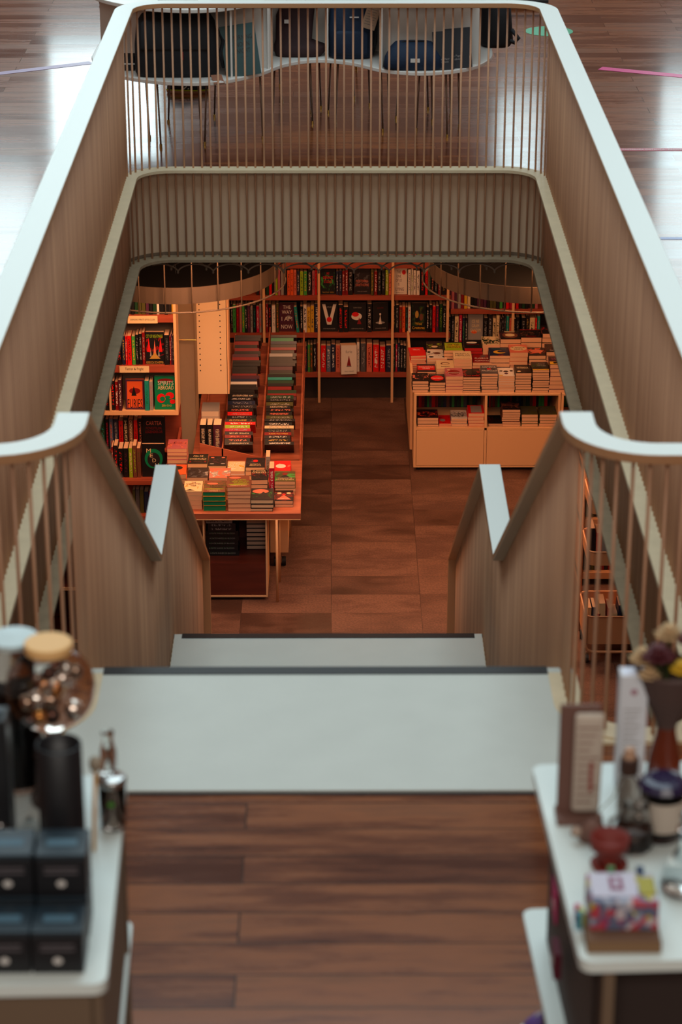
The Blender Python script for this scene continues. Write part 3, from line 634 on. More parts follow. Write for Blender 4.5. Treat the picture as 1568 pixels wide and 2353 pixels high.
# cubbies
def cub(x0, x1, ybase, items, ow):
    pass
CUB = [(155,350,1058,3,'black','red',A('black','dkred','orange',6,1),'black paperback with scattered red shapes in the left cubby of the long cabinet'),
 (352,470,1110,2,'red','white',A('red','red','dkred',2,2),'flat red book in the left cubby of the long cabinet'),
 (460,612,1065,3,'ltgrey','dark',A('white','ltgrey','grey',6,3),'grey patterned book slipping forward in the left cubby'),
 (615,766,1018,4,'red','white',A('red','red','red',2,4),'red-edged book with a pale label at the right of the left cubby'),
 (795,932,1110,2,'black','dkred',A('black','black','dkred',5,5),'thin black book at the left of the right cubby'),
 (922,1090,985,7,'brown','salmon',A('dark','brown','maroon',4,6),'brown-covered book topping the uneven stack in the right cubby'),
 (1095,1248,1028,4,'olive','dark',A('olive','grey','olive',4,7),'olive landscape-covered book in the right cubby'),
 (1258,1420,1028,4,'olive','yellow',A('olive','grey','dark',4,8),'olive book with a small yellow mark at the right of the right cubby')]
for k, (x0, x1, yf, n, c, mk, art, own) in enumerate(CUB):
    stack(own.split(' in the')[0].split(' at the')[0].split(' slipping')[0].split(' topping')[0], k, x0, x1, yf, 18.74, .14, .2, n, c, mk, art, [('ALE','dark',.5,.3,.7,.2)] if k == 2 else [], [('rect','ltgrey',.52,.5,.34,.4)] if k == 3 else ([('oval','ltgrey',.3,.4,.22,.16)] if k == 1 else None), own, base=ZF+.386, spare_below=1)
random.seed(11)
for (a, b) in ((.67, 1.225), (1.255, 1.83), (1.9, 2.7)):
    x = a+.01
    while x < b-.03:
        w_ = random.uniform(.014, .03); c = random.choice(['black','dark','dkred','dkgreen','green','navy','olive','red','brown','dark','grey'])
        book('', upright(x+w_/2, 19.2, ZF+.387), w_*.95, .14, random.uniform(.2, .26), c, 'white', spare=True); x += w_

# ------------------------------------------------------------------ left shelf unit
UD = 17.2
lu = thing('shelf_unit', 'cream-framed bookcase with red-brown shelves and hand-lettered cards, beside the beige column', 'bookshelf', (0, UD, ZF))
zc = [px_z(y, UD, 330)-ZF for y in (724, 741, 840, 856, 945, 954)]
XL, XR = -2.5, -1.195
MB().box(XL, XR-.02, 0, .26, zc[1], zc[0]).build('shelf_board', REDWOOD, lu)
MB().box(XL, XR-.02, 0, .26, zc[3], zc[2]).build('shelf_board', REDWOOD, lu)
MB().box(XL, XR, 0, .26, zc[5], zc[4]).build('bottom', CREAM, lu)
MB().box(XR-.02, XR, 0, .26, zc[4], 2.5).build('side_panel', CREAM, lu)
MB().box(-1.715, -1.70, 0, .26, zc[4], zc[3]).build('divider', CREAM, lu)
MB().box(XL, XR, .26, .28, zc[5], 2.5).build('back_panel', mat('unit_back', 'b49a80', .7), lu)
CARD = mat('paper_card', 'dcc294', .7)
for (xa, xb, ya, yb, s, wd) in ((293.8, 362, 726, 743, 'DEMONI, PIRATI & FOLCLOR', .82), (275, 342.6, 841, 856, 'Terror & Fright', .62)):
    p0 = atY(xa, yb, UD-.01); p1 = atY(xb, ya, UD-.01)
    o = MB().box(p0.x, p1.x, -.012, -.008, p0.z-ZF, p1.z-ZF).build('label_card', CARD, lu)
    text(s, (p1.x-p0.x)*wd, (p1.z-p0.z)*(.26 if wd > .7 else .55), frame(((p0.x+p1.x)/2, -.0125, (p0.z+p1.z)/2-ZF), (1,0,0), (0,0,1)), INK['black'], o)
O3, S3 = 230, 4.704
rowa = [(310,335,'dark','red'),(338,372,'black','yellow'),(375,407,'dkgreen','yellow'),(410,447,'olive','gold'),(450,492,'olive','gold'),(497,528,'purple','ltgrey'),(532,568,'black','ltgrey'),(572,610,'dkgreen','teal'),(613,640,'white','salmon'),(645,690,'black','olive'),(695,735,'black','red'),(738,770,'dark','red'),(773,800,'yellow','dark')]
row('the top shelf of the cream-framed bookcase', UD, 655, 721, rowa, O3, S3, zc[0]+ZF, spare=True)
rowb = [(150,182,'black','red'),(185,235,'black','red'),(240,275,'navy','yellow'),(277,298,'red','white'),(299,345,'red','dark'),(348,385,'green','yellow'),(388,421,'black','ltgrey'),(424,458,'black','ltgrey'),(460,490,'dkred','ltgrey'),
 (493,692,'black','red',dict(face=1,t=.04,label='black novel lettered CITY OF NIGHTMARES with a red skyline, facing out beside the column',art=A('black','black','dkred',4,3),title=[('CITY OF NIGHTMARES','lime',.5,.87,.92,.1),('REBECCA SCHAEFFER','gold',.5,.05,.94,.07)],deco=[('tri','red',.18,.6,.1,.22),('tri','red',.82,.6,.1,.22),('tri','salmon',.5,.5,.09,.26),('tri','gold',.5,.26,.3,.1),('tri','ltgrey',.72,.36,.05,.12),('tri','ltgrey',.28,.36,.05,.12)])),
 (698,752,'black','grey',dict(h=.235)),(756,770,'dkred','white'),(772,784,'purple','ltgrey'),(786,798,'dark','ltgrey')]
row('cream-framed bookcase, middle shelf', UD, 768, 837, rowb, O3, S3, zc[2]+ZF)
rowc = [(60,100,'black','red'),(120,165,'black','red'),(168,202,'dkred','white'),(205,240,'maroon','white'),
 (278,478,'orange','navy',dict(face=1,soft=False,t=.03,label='orange novel with purple frame lettered FURIES facing out on the cream-framed bookcase',h=.235,title=[('FURIES','dark',.5,.2,.8,.3)],deco=[('rect','purple',.5,.5,.5,.5),('rect','orange',.5,.5,.42,.44),('oval','dkred',.5,.62,.3,.1),('tri','black',.45,.62,.14,.16)])),
 (487,535,'teal','emerald'),(538,576,'ltgrey','pink'),
 (592,826,'emerald','white',dict(face=1,soft=False,t=.035,h=.262,label='green novel lettered SPIRITS ABROAD and a red coiled shape, facing out',title=[('SPIRITS','white',.52,.8,.72,.12),('ABROAD','cream',.52,.66,.74,.12),('ZEN CHO','yellow',.55,.12,.46,.06)],deco=[('oval','dkred',.5,.86,.36,.07),('oval','emerald',.46,.83,.2,.03),('oval','red',.3,.34,.2,.14),('oval','emerald',.36,.32,.12,.07),('oval','red',.7,.42,.2,.1),('oval','emerald',.6,.37,.12,.05),('oval','red',.82,.24,.13,.07)]))]
row('cream-framed bookcase, lowest shelf', UD, 876, 946, rowc, O3, S3, zc[4]+ZF)
# stepped lower display
ld = thing('stepped_display', 'low red-brown stepped book display below the cream-framed bookcase', 'bookshelf', (0, 17.05, ZF))
zd = atY(300, 1036, 17.3).z; ze = atY(300, 1097, 17.12).z; zg = atY(370, 1180, 17.1).z
X1 = -1.2
MB().box(-2.3, X1, .26, .5, zd-.015-ZF, zd-ZF).build('shelf_board', REDWOOD, ld)
MB().box(-2.3, X1, 0, .25, ze-.035-ZF, ze-ZF).build('shelf_board', REDWOOD, ld)
MB().box(-2.3, X1, 0, .25, zg-.03-ZF, zg-ZF).build('shelf_board', REDWOOD, ld)
MB().box(X1-.015, X1+.005, .0, .5, 0, zd-ZF+.1).build('side_panel', REDWOOD, ld)
MB().box(-2.3, X1, .5, .52, 0, zd-ZF+.3).build('back_panel', REDWOOD, ld)
rowd = [(-60,-20,'navy','ltgrey'),(-16,8,'black','white'),(10,60,'dkgreen','teal'),(65,102,'black','crimson',dict(st=("WOMAN'S LORE",'crimson',.5,.8,.5))),(105,148,'slate','salmon',dict(st=('HORSES OF FIRE','salmon',.5,.75,.4))),(150,205,'navy','ltgrey',dict(st=('HORNET NORTH','ltgrey',.5,.8,.5))),(208,255,'red','dkred'),
 (257,310,'black','cream',dict(st=('HERC','cream',.6,.6,.6))),(312,365,'brown','cream',dict(st=('CLYTEMNESTRA','cream',.55,.85,.5))),(370,412,'red','dkred',dict(st=('STEEL','dkred',.5,.5,.5))),(418,460,'black','salmon'),
 (465,705,'black','dkred',dict(face=1,soft=False,t=.03,label='black novel lettered CARTEA POVESTILOR LEGENDELOR facing out above the MEDUSA book',title=[('CARTEA','salmon',.5,.8,.7,.13),('POVESTILOR\nLEGENDELOR','dkred',.5,.58,.78,.2)]))]
row('rear step of the low left display', 17.32, 964, 1036, rowd, O3, S3, zd)
rowe = [(130,150,'dkred','white'),(155,200,'dark','red'),(203,254,'black','red'),(258,310,'black','maroon'),(316,356,'lime','cream'),(359,400,'brown','lime'),(403,444,'brown','olive'),
 (456,700,'black','green',dict(face=1,soft=False,t=.04,label='black novel with staggered letters MEDUSA over a green circle, facing out on the low display',title=[('M','cream',.3,.8,.2,.12),('E','cream',.42,.65,.14,.11),('D','cream',.54,.5,.16,.11),('U','cream',.66,.36,.16,.11),('SA','cream',.72,.2,.24,.1)],deco=[('oval','emerald',.52,.55,.4,.3),('oval','dark',.52,.52,.28,.22)]))]
row('front step of the low left display', 17.1, 1026, 1097, rowe, O3, S3, ze)
rowf = [(355,386,'olive','ltgrey'),(389,431,'grey','ltgrey'),(434,476,'olive','salmon'),(480,528,'navy','red'),(530,580,'dkred','cream')]
row('lowest ledge of the low left display', 17.1, 1128, 1178, rowf, O3, S3, zg, spare=True)
# the same shelves go on to the left, behind the opening's edge (the hidden left parts)
random.seed(31)
for (yy, zz, xe) in ((UD+.01, zc[0]+ZF, -1.62), (UD+.01, zc[2]+ZF, -1.78), (UD+.01, zc[4]+ZF, -1.86), (17.34, zd, -1.96), (17.12, ze, -1.74)):
    x = -2.28 if yy != UD+.01 else -2.46
    while x < xe-.05:
        w_ = random.uniform(.018, .04); book('', upright(x+w_/2, yy, zz+.001), w_*.96, .14, random.uniform(.19, .235), random.choice(['black','dark','dkred','red','navy','olive','teal','brown','ltgrey','dkgreen','cream']), 'white', spare=True); x += w_
# column and perforated panel
cl0 = atY(405, 800, 17.85); cl1 = atY(462, 1000, 17.85)
struct(MB().box(cl0.x, -1.103, 17.85, 18.3, ZF, SLAB).build('wall_column', PLASTER))
pa = atY(456, 905, 17.6); pb = atY(524, 905, 17.6)
pp = thing('perforated_panel', 'tall cream panel with two rows of peg holes hanging in front of the column', 'panel', (pa.x, 17.6, pa.z))
PW = pb.x-pa.x
MB().box(0, PW, 0, .02, 0, 1.85).build('board', mat('perforated_board', 'd8bd96', .55), pp)
holes = MB()
for i in range(24):
    for fx_ in (.09, .78):
        z_ = .19+i*.0445
        holes.tube([(PW*fx_, -.0012, z_), (PW*fx_, .001, z_)], .005, 10)
holes.build('peg_holes', BLACK, pp)
MB().box(PW-.004, PW+.012, .0, .25, .0, 1.85).build('side_edge', CREAM, pp)
hk = atY(410, 781, 17.8)
h_ = MB().tube([(hk.x, 17.8, hk.z), (hk.x+.14, 17.8, hk.z-.002)], .004, 6).tube([(hk.x, 17.86, hk.z), (hk.x, 17.8, hk.z)], .004, 6).build('wall_hook', mat('brass', 'c9a25a', .3, 1))
tag(h_, 'thin brass rod hook sticking out sideways from the beige column', 'hook')
# ------------------------------------------------------------------ left table with front stacks and book bins
TZ = -2.897; TF = 16.12
tb = thing('display_table', 'long red-brown wooden display table with slanted book bins, left of the aisle', 'table', (-1.1, TF, ZF))
tx = lambda X: X+1.1
MB().box(0, .842, 0, 3.85, TZ-.045-ZF, TZ-ZF).build('tabletop', REDWOOD2, tb, bevel=.002)
MB().box(0, .842, -.001, 3.85, TZ-.051-ZF, TZ-.045-ZF).build('edge_strip', CREAM, tb)
for (px, py) in ((638, 1383), (643, 1337), (667, 1233)):
    f = atZ(px, py, ZF); MB().tube([(tx(f.x), f.y-TF, 0), (tx(f.x), f.y-TF, TZ-.05-ZF)], .009, 8).build('leg', CREAM, tb, smooth=True)
BINW = REDWOOD2
BY = 17.17
zl = atY(460, 1019, BY).z; zr = atY(574, 1049, BY).z
xa = atY(459, 1030, BY).x; xb = atY(600, 1050, BY).x; xc = atY(604, 1060, BY).x; xd = atY(688, 1080, BY).x
def slant(x0, x1, z0, z1, y, name='bin_front'):
    MB().add([(tx(x), yy-TF, z) for x, zt in ((x0, z0), (x1, z1)) for yy in (y, y+.012) for z in (TZ-ZF, zt-ZF)],
      [(0,4,5,1), (2,3,7,6), (1,5,7,3), (0,1,3,2), (4,6,7,5), (0,2,6,4)]).build(name, BINW, tb)
slant(xa, xb, zl, zr-.01, BY); slant(xc, xd, atY(622, 1059, BY).z, atY(685, 1079, BY).z, BY)
def sidewall(X, h0, name='bin_side'):
    MB().box(tx(X)-.006, tx(X)+.006, BY-TF, 3.8, TZ-ZF, TZ-ZF+h0).build(name, BINW, tb)
sidewall(xd+.01, .13); sidewall((xb+xc)/2, .16); sidewall(xa, .02); sidewall(atY(514, 1000, 17.4).x, .1)
xs2 = atY(514, 1000, 17.4).x
for k in range(1, 6):
    yy = BY+.5*k
    for (a, b) in ((xs2, xb), (xc, xd)):
        MB().box(tx(a), tx(b), yy-TF, yy-TF+.01, TZ-ZF, TZ-ZF+.07).build('bin_slat', BINW, tb)
AL = math.radians(50)
def binned(x, y, z, d):
    return Matrix.Translation((x, y, z)) @ frame((0,0,0), (0,-math.sin(AL),-math.cos(AL)), (0,math.cos(AL),-math.sin(AL)))
bcols = ['black','black','dark','black','maroon','black','dark','black','navy','black','black','dkred','black','dark','dkgreen']
special = {(0,0,6):'red',(0,0,5):'lime',(0,0,4):'crimson',(0,1,2):'red',(0,2,5):'white',(0,4,5):'dkred',(1,0,5):'cream',(1,1,1):'olive',(1,2,6):'teal',(1,3,7):'ltgrey',(1,4,6):'emerald',(1,1,5):'olive',(1,0,3):'dkred'}
sts = ['AT MIDNIGHT', None, None, 'NEVER AFTER', None, 'LEGENDBORN', None, 'SHADOW', None, None, 'HARROW', None, None, 'BLACK HEAT', None]
random.seed(3); q = 0
for ci, (xl_, xr_, nm) in enumerate(((xs2+.012, xb-.005, 'left'), (xc+.01, xd-.005, 'right'))):
    for comp in range(5):
        y0 = BY+.09+.5*comp; n = 8 if comp else 7; z = TZ+.105; y = y0
        nb = 8
        for i in range(nb):
            t = random.uniform(.024, .036); h = min(random.uniform(.19, .235), xr_-xl_-.004)
            c = special.get((ci, comp, i)) or random.choice(bcols); mk = random.choice(['white','ltgrey','gold','salmon','ltgrey'])
            st_ = sts[q % len(sts)] if c in ('black','dark','dkred','maroon') and comp < 3 else None; q += 1
            book('%s-edged book, %s from the front in %s row of bins, %s compartment' % (cn(c), ordn(i), nm, ordn(comp)),
                 binned(xl_+.002, y, z, .13), t, .13, h, c, mk, A('black', 'dark', random.choice(['dkred','maroon','dkgreen','grey']), 5, ci*8+i) if i == 0 else None,
                 spare=(comp >= 2), spine_title=(st_, mk if mk != 'ltgrey' else 'cream', .5, .7, .4) if st_ else None)
            y += t*math.sin(AL)+.0006; z += t*math.cos(AL)+.0004
# upright and lying books in the narrow left bin
O6, S6 = 430, 5.807
for i, (a, b, c, s, ink) in enumerate(((172,262,'black','BLADE BREAKER','cream'), (268,346,'black','BLADE BREAKER','cream'), (352,465,'maroon','FATE BREAKER','cream'))):
    x0 = atY(O6+a/S6, 1020, 17.3).x; x1 = atY(O6+b/S6, 1020, 17.3).x; zt = atY(480, 977, 17.3).z
    book('%s thick book lettered %s, %s from the column in the narrow bin' % (cn(c), s, ordn(i)), upright((x0+x1)/2, 17.3, TZ+.001), x1-x0-.002, .15, zt-TZ, c, 'ltgrey', soft=False, spine_title=(s, ink, .45, .8, .42), pages='e0c8a6')
for i in range(4):
    x0 = atY(463, 950, 17.62).x
    book('white page block, %s from top in the narrow bin behind the BREAKER books' % ordn(3-i), lying(x0, 17.62, TZ+.06+.05*i), .048, .135, .2, 'ltgrey', 'dark', soft=True, pages='dcc4aa')
MB().box(tx(-1.05), tx(xs2)-.01, 1.48, 1.75, TZ-ZF, TZ-ZF+.034).build('bin_riser', BINW, tb)
# front stacks
def ls(own, short, x0, x1, yf, yrow, d, n, c, mk, art=None, ti=(), de=None, pg=WPG, yaw=0, soft=True, sb=99, base=TZ, h=.2):
    stack(short, 0, x0, x1, yf, yrow, d, h, n, c, mk, art, ti, de, own, base=base, ox=400, sc_=4.9, oy=1000, pg=pg, yaw=yaw, soft=soft, spare_below=sb)
ls('cream-yellow paperback with dark brush title on the left table, front row', 'the cream-yellow brush-title book', 105, 322, 632, 16.2, .14, 4, 'cream', 'dark', A('cream','cream','gold',3,2), [('THE\nFORGOTTEN\nWAR','purple',.5,.7,.8,.4)], [('tri','dark',.34,.14,.3,.07)])
ls('green and brown novel by DANIELLE L. JENSEN on four emerald-edged hardbacks, left table', 'the emerald-edged JENSEN novel', 322, 586, 640, 16.16, .155, 4, 'gold', 'dark', A('brown','olive','brown',4,3), [('A FATE INKED\nIN BLOOD','dkgreen',.6,.45,.6,.22),('DANIELLE L.\nJENSEN','cream',.5,.1,.6,.14)], [('oval','lime',.5,.26,.46,.025),('oval','salmon',.4,.72,.24,.08)], pg='067a50', soft=False, h=.225)
ls('brown and lime novel lettered BLOOD on cream page blocks, centre of the left table', 'the lime BLOOD novel', 600, 866, 590, 16.16, .155, 6, 'brown', 'cream', A('brown','brown','olive',4,5), [('A FATE\nINKED IN\nBLOOD','lime',.58,.5,.7,.34),('DANIELLE L. JENSEN','cream',.5,.14,.7,.07)], [('oval','lime',.5,.27,.46,.03),('oval','salmon',.36,.84,.26,.08)], yaw=.05, h=.225)
ls('pink shell and green art hardback on black-bound books, left table front row', 'the pink shell hardback', 862, 1127, 725, 16.16, .155, 3, 'black', 'white', A('dark','dkgreen','green',4,6), [], [('oval','salmon',.42,.72,.36,.18),('tri','dark',.55,.5,.24,.2)], pg='d8bd98', soft=False, h=.22)
ls('black, red and cream fan-patterned paperback at the front right corner of left table', 'the fan-patterned paperback', 1133, 1348, 738, 16.24, .14, 2, 'black', 'red', A('black','dkred','black',4,7), [('LEGATURI','white',.5,.2,.6,.08)], [('tri','salmon',.5,.34,.4,.22),('oval','red',.5,.6,.1,.08),('oval','cream',.24,.72,.12,.08),('oval','cream',.76,.72,.12,.08)])
ls('grey photographic paperback half hidden behind the cream-yellow book', 'the grey photographic paperback', 145, 388, 476, 16.46, .14, 4, 'dark', 'ltgrey', A('dark','grey','ltgrey',3,8), sb=1)
ls('pink and white paperback half hidden behind the JENSEN novel', 'the pink half-hidden paperback', 392, 640, 482, 16.46, .14, 4, 'pink', 'white', A('salmon','ltgrey','white',4,9), sb=1)
ls('black and dark red paperback lettered STRIKERS on the left table', 'the STRIKERS paperback', 872, 1064, 505, 16.44, .135, 4, 'black', 'dkred', A('black','dark','dkred',5,10), [('SUMMER\nSTRIKERS','cream',.5,.8,.86,.28)], yaw=.04, sb=2)
ls('green novel lettered PIRATE QUEEN with a dark figure, right side of left table', 'the PIRATE QUEEN novel', 1133, 1372, 520, 16.46, .15, 4, 'olive', 'cream', A('olive','green','olive',2,11), [('VENGEANCE OF THE','cream',.5,.3,.7,.1),('PIRATE QUEEN','cream',.5,.16,.86,.13)], [('tri','black',.5,.45,.4,.24),('oval','dkred',.5,.75,.14,.12)], sb=3)
ls('black ornate paperback lettered OTHERWORLD, rear row of left table', 'the OTHERWORLD paperback', 152, 384, 320, 16.78, .145, 4, 'black', 'gold', A('black','black','dkgreen',5,12), [('CEA DE','cream',.5,.74,.5,.16),('OTHERWORLD','cream',.5,.46,.84,.16),('MARA RUTH','brown',.5,.18,.4,.07)], [('oval','dkred',.12,.2,.05,.07),('oval','dkred',.88,.2,.05,.07)], pg='dcb98c', sb=2)
ls('black and brown ornate paperback beside the OTHERWORLD book on left table', 'the brown ornate paperback', 384, 594, 345, 16.78, .14, 3, 'black', 'salmon', A('black','dark','maroon',5,13), [], [('oval','salmon',.2,.84,.1,.05),('oval','salmon',.8,.84,.1,.05),('oval','ltgrey',.2,.2,.12,.05),('oval','ltgrey',.82,.22,.12,.05)], pg='dcb98c', sb=2)
ls('white and yellow-green streaked paperback in rear row of left table', 'the yellow streaked paperback', 600, 803, 405, 16.74, .14, 3, 'white', 'yellow', A('cream','white','yellow',3,14), [], None, sb=2)
ls('dark paperback with a small red arch and cream title, rear row of left table', 'the red arch paperback', 806, 1030, 362, 16.76, .145, 3, 'dark', 'gold', A('dark','dark','grey',6,15), [('SECRETUL\nPRINTULUI','cream',.5,.24,.6,.24)], [('oval','red',.5,.66,.13,.12)], pg='dcb98c', sb=2)
ls('bright red and white paperback next to the bins on left table', 'the red and white paperback', 1120, 1320, 398, 16.76, .14, 3, 'red', 'white', A('red','red','salmon',3,16), [], [('oval','white',.42,.45,.3,.2)], sb=2)
for (a, b, yt, yb, yr, c, mk, s, lb) in ((1072,1130,375,480,16.5,'crimson','white','TRACY','narrow crimson book spine standing between stacks on the left table'), (1036,1086,245,380,16.82,'ltgrey','olive',None,'pale yellow-grey book spine standing beside the red arch paperback')):
    x0 = atY(400+a/4.9, 1100, yr).x; x1 = atY(400+b/4.9, 1100, yr).x; zt = atY(600, 1000+yt/4.9, yr).z
    book(lb, upright((x0+x1)/2, yr, TZ+.001), x1-x0-.002, .14, zt-TZ, c, mk, spine_title=(s, 'white', .75, .3, .5) if s else None)
def ls2(own, short, pa_, pb_, yf, yrow, d, n, c, mk, art, ti, de, base, sb=99, h=.2):
    stack(short, 0, pa_, pb_, yf, yrow, d, h, n, c, mk, art, ti, de, own, base=base, ox=0, sc_=1, oy=0, spare_below=sb)
pd = thing('side_pedestal', 'narrow cream pedestal between the low display and the wooden table, carrying stacks', 'pedestal', (-1.28, 16.5, ZF))
MB().box(0, .165, 0, .75, 0, TZ-ZF).build('body', CREAM, pd); MB().box(-.01, .17, -.01, .76, TZ-ZF-.02, TZ-ZF).build('top', REDWOOD2, pd)
ls2('dusty pink and mauve patterned paperback topping a tall stack beside the column', 'the mauve patterned paperback', 384, 431, 1031, 16.95, .14, 6, 'pink', 'purple', A('pink','salmon','purple',5,17), [('LIGHTLARK','dkred',.5,.6,.5,.2)], None, TZ+.001, 5)
ls2('orange paperback with a black tree beside the tall mauve-topped stack', 'the orange tree paperback', 385, 429, 1090, 16.68, .14, 2, 'orange', 'dark', A('orange','orange','orange',3,18), [], [('oval','black',.5,.66,.28,.18),('rect','black',.5,.45,.03,.14)], TZ+.001, 2)
# under the table: open cabinet
ux0 = -.97; ux1 = -.503; UF = 16.15
uc = thing('book_trolley_cabinet', 'open cream-framed wooden cabinet on casters under the front of the wooden table', 'cabinet', (ux0, UF, ZF))
UW_ = ux1-ux0; zbt = atY(550, 1372, UF).z-ZF; zsh = atY(550, 1294, UF+.01).z; ztp = TZ-.055-ZF
MB().box(0, .012, 0, .5, zbt, ztp).build('side_panel', CREAM, uc); MB().box(UW_-.012, UW_, 0, .5, zbt, ztp).build('side_panel', CREAM, uc)
MB().box(.012, UW_-.012, 0, .5, zbt, zbt+.014).build('bottom', CREAM, uc); MB().box(.012, UW_-.012, 0, .5, ztp-.01, ztp).build('top', CREAM, uc)
DW = wood('dark_red_wood', '4e1c12', '64281a', .45, (1.5, 10, 14))
MB().box(.012, UW_-.012, .006, .022, zbt+.014, zsh-ZF).build('door', DW, uc)
MB().box(.012, UW_-.012, .022, .49, zsh-.018-ZF, zsh-ZF).build('shelf_board', DW, uc); MB().box(.012, UW_-.012, .488, .5, zbt, ztp).build('back_panel', DW, uc)
for x in (.05, UW_-.05):
    MB().tube([(x-.014, .06, .02), (x+.014, .06, .02)], .02, 14).box(x-.006, x+.006, .05, .07, .02, zbt).build('caster', mat('black_rubber', '141416', .6), uc)
b0 = atZ(470, 1277, zsh); z = zsh+.001
ux = atY(474, 1277, b0.y).x; uxr = atY(549, 1277, b0.y).x
def spine_out(x1, y, z, down=False):
    return Matrix.Translation((x1, y, z)) @ (frame((0,0,0), (0,0,1), (0,1,0)) if not down else frame((0,0,0), (0,0,-1), (0,1,0)))
for i in range(5):
    t = .0395; jj = random.uniform(-.006, .004)
    book('black hardback lettered A FATE INKED IN BLOOD, %s from the bottom under the table' % ordn(i), spine_out(uxr+jj, b0.y, z+t/2), t-.001, .16, uxr-ux, 'black', 'dkgreen', soft=False, spine_title=('A FATE INKED IN BLOOD', 'ltgrey', .5, .78, .26)); z += t
for i in range(2):
    t = .03; book('dark grey hardback with pale blot on its spine, %s of two above the FATE books' % ('lower' if i == 0 else 'upper'), spine_out(uxr-.02, b0.y, z+t/2), t-.001, .16, (uxr-ux)*.85, 'dark', 'ltgrey', soft=False); z += t
t = .042; book('silver-grey book lettered EROII upside down, topmost under the table', spine_out(ux+.005, b0.y, z+t/2, True), t-.001, .16, (uxr-ux)*.8, 'ltgrey', 'grey', soft=False, spine_title=('EROII', 'dark', .2, .3, .5))
w0 = atZ(567, 1263, zsh); wx = atY(567, 1263, w0.y).x; z = zsh+.001
for i in range(7):
    t = .034; book('pale page block, %s from the bottom in the stack at the right under the table' % ordn(i), lying(wx, w0.y, z+t/2), t-.002, ux1-.014-wx-.004, .2, 'black', 'ltgrey', soft=False, pages='cdbcae'); z += t
wc = atY(615, 1200, 16.75); wb = atY(663, 1270, 16.75)
cb = thing('pedestal_cabinet', 'plain cream box cabinet on black casters, further back under the wooden table', 'cabinet', (-.50, 16.75, ZF))
MB().box(0, wb.x+.5, 0, .5, wb.z-ZF, TZ-.055-ZF).build('body', CREAM, cb, bevel=.003)
MB().tube([(wb.x+.5-.05, .04, .035), (wb.x+.5-.02, .04, .035)], .035, 16).build('caster', mat('black_rubber', '141416', .6), cb)
MB().tube([(.03, .04, .035), (.06, .04, .035)], .035, 16).build('caster', mat('black_rubber', '141416', .6), cb)

# ------------------------------------------------------------------ drum lamps with wire cages
WIRE = mat('painted_wire', '75614e', .5)
def drum(cx, label, lsd):
    cy = 16.3; cz = -1.148; R = .70
    d = thing('drum_pendant_lamp', label, 'lamp', (cx, cy, cz))
    MB().lathe([(R, 0), (R, .115), (R-.006, .115), (R-.006, 0), (R, 0)], 72).build('shade_band', mat('lamp_band', '5c4a3a', .7), d, smooth=False)
    MB().lathe([(0.001, .095), (R-.006, .095)], 72).build('top_disc', mat('lamp_black', '0c0b0b', .9, spec=.1), d)
    MB().lathe([(0.001, .02), (R-.006, .02)], 72).build('diffuser', mat('lamp_diffuser', 'e8c8a0', .6), d)
    for (x, y) in ((-.3, .3), (.3, .3), (0, -.3)): MB().tube([(x, y, .095), (x, y, SLAB-cz)], .003, 6).build('suspension_wire', BLACK, d)
    Rc = R+.05
    cg = MB(); cg.tube([(Rc*math.cos(a*PI/48), Rc*math.sin(a*PI/48), -.045) for a in range(96)], .006, 6, closed=True)
    cg.build('cage_ring', WIRE, d, smooth=True)
    for k in range(26):
        a = 2*PI*k/26+.06; x = Rc*math.cos(a); y = Rc*math.sin(a)
        MB().tube([(x, y, -.045), (x, y, .44), (x*.985, y*.985, .49), (x*.95, y*.95, .53), (x*.92, y*.92, SLAB-cz)], .005, 6).build('cage_wire', WIRE, d, smooth=True)
drum(-1.105, 'huge flat drum lamp with dark top in a wire cage, upper left of the bookshop', -1)
drum(1.36, 'huge flat drum lamp with dark top in a wire cage, upper right of the bookshop', 1)
for i, (y0, ph) in enumerate(((14.86, 0), (14.93, 1.3))):
    pts = []
    for k in range(420):
        t = k/419; x = -1.15+2.3*t; a = 2*PI*x/.225+ph
        pts.append((x+.042*math.sin(a), y0+.012*math.cos(a), -.646-.026*(1-math.cos(a))))
    g = MB().tube(pts, .005, 6).build('looped_wire', WIRE, smooth=True)
    tag(g, '%s looping wire garland hanging just under the far edge of the opening' % ('nearer' if i == 0 else 'further'), 'wire')

# ------------------------------------------------------------------ trolley and rack on the right of the lower floor
tr = thing('trolley', 'three-tier peach-beige trolley full of books behind the right stair railing', 'trolley', (1.72, 15.1, ZF))
TM = mat('peach_metal', 'cc9468', .5)
for zb, h in ((.145, .21), (.74, .1), (1.12, .1)):
    m_ = MB(); W, D = .42, .42
    o_ = arc(W-.05, .05, .05, 270, 360, 5)+arc(W-.05, D-.05, .05, 0, 90, 5)+arc(.05, D-.05, .05, 90, 180, 5)+arc(.05, .05, .05, 180, 270, 5)
    i_ = [(.5*W+(x-.5*W)*.97, .5*D+(y-.5*D)*.97) for x, y in o_]
    m_.ring(i_, o_, zb, zb+h); m_.prism(i_, zb, zb+.008)
    m_.build('tray', TM, tr)
    MB().tube([(x, y, zb+h) for x, y in o_], .006, 6, closed=True).build('tray_rim', mat('peach_rim', 'dda67c', .45), tr, smooth=True)
for x in (0, .42):
    for y in (0.02, .4): MB().tube([(x, y, .06), (x, y, 1.3)], .009, 8).build('post', TM, tr, smooth=True)
MB().tube([(0, 0, .5), (0, 0, .14), (.02, 0, .1), (.06, 0, .085), (.36, 0, .085), (.4, 0, .1), (.42, 0, .14), (.42, 0, .5)], .011, 8).build('bumper_bar', TM, tr, smooth=True)
for x in (.02, .4):
    for y in (.02, .4): MB().tube([(x-.012, y, .032), (x+.012, y, .032)], .032, 16).build('caster', mat('grey_wheel', '3a3430', .5), tr)
random.seed(21)
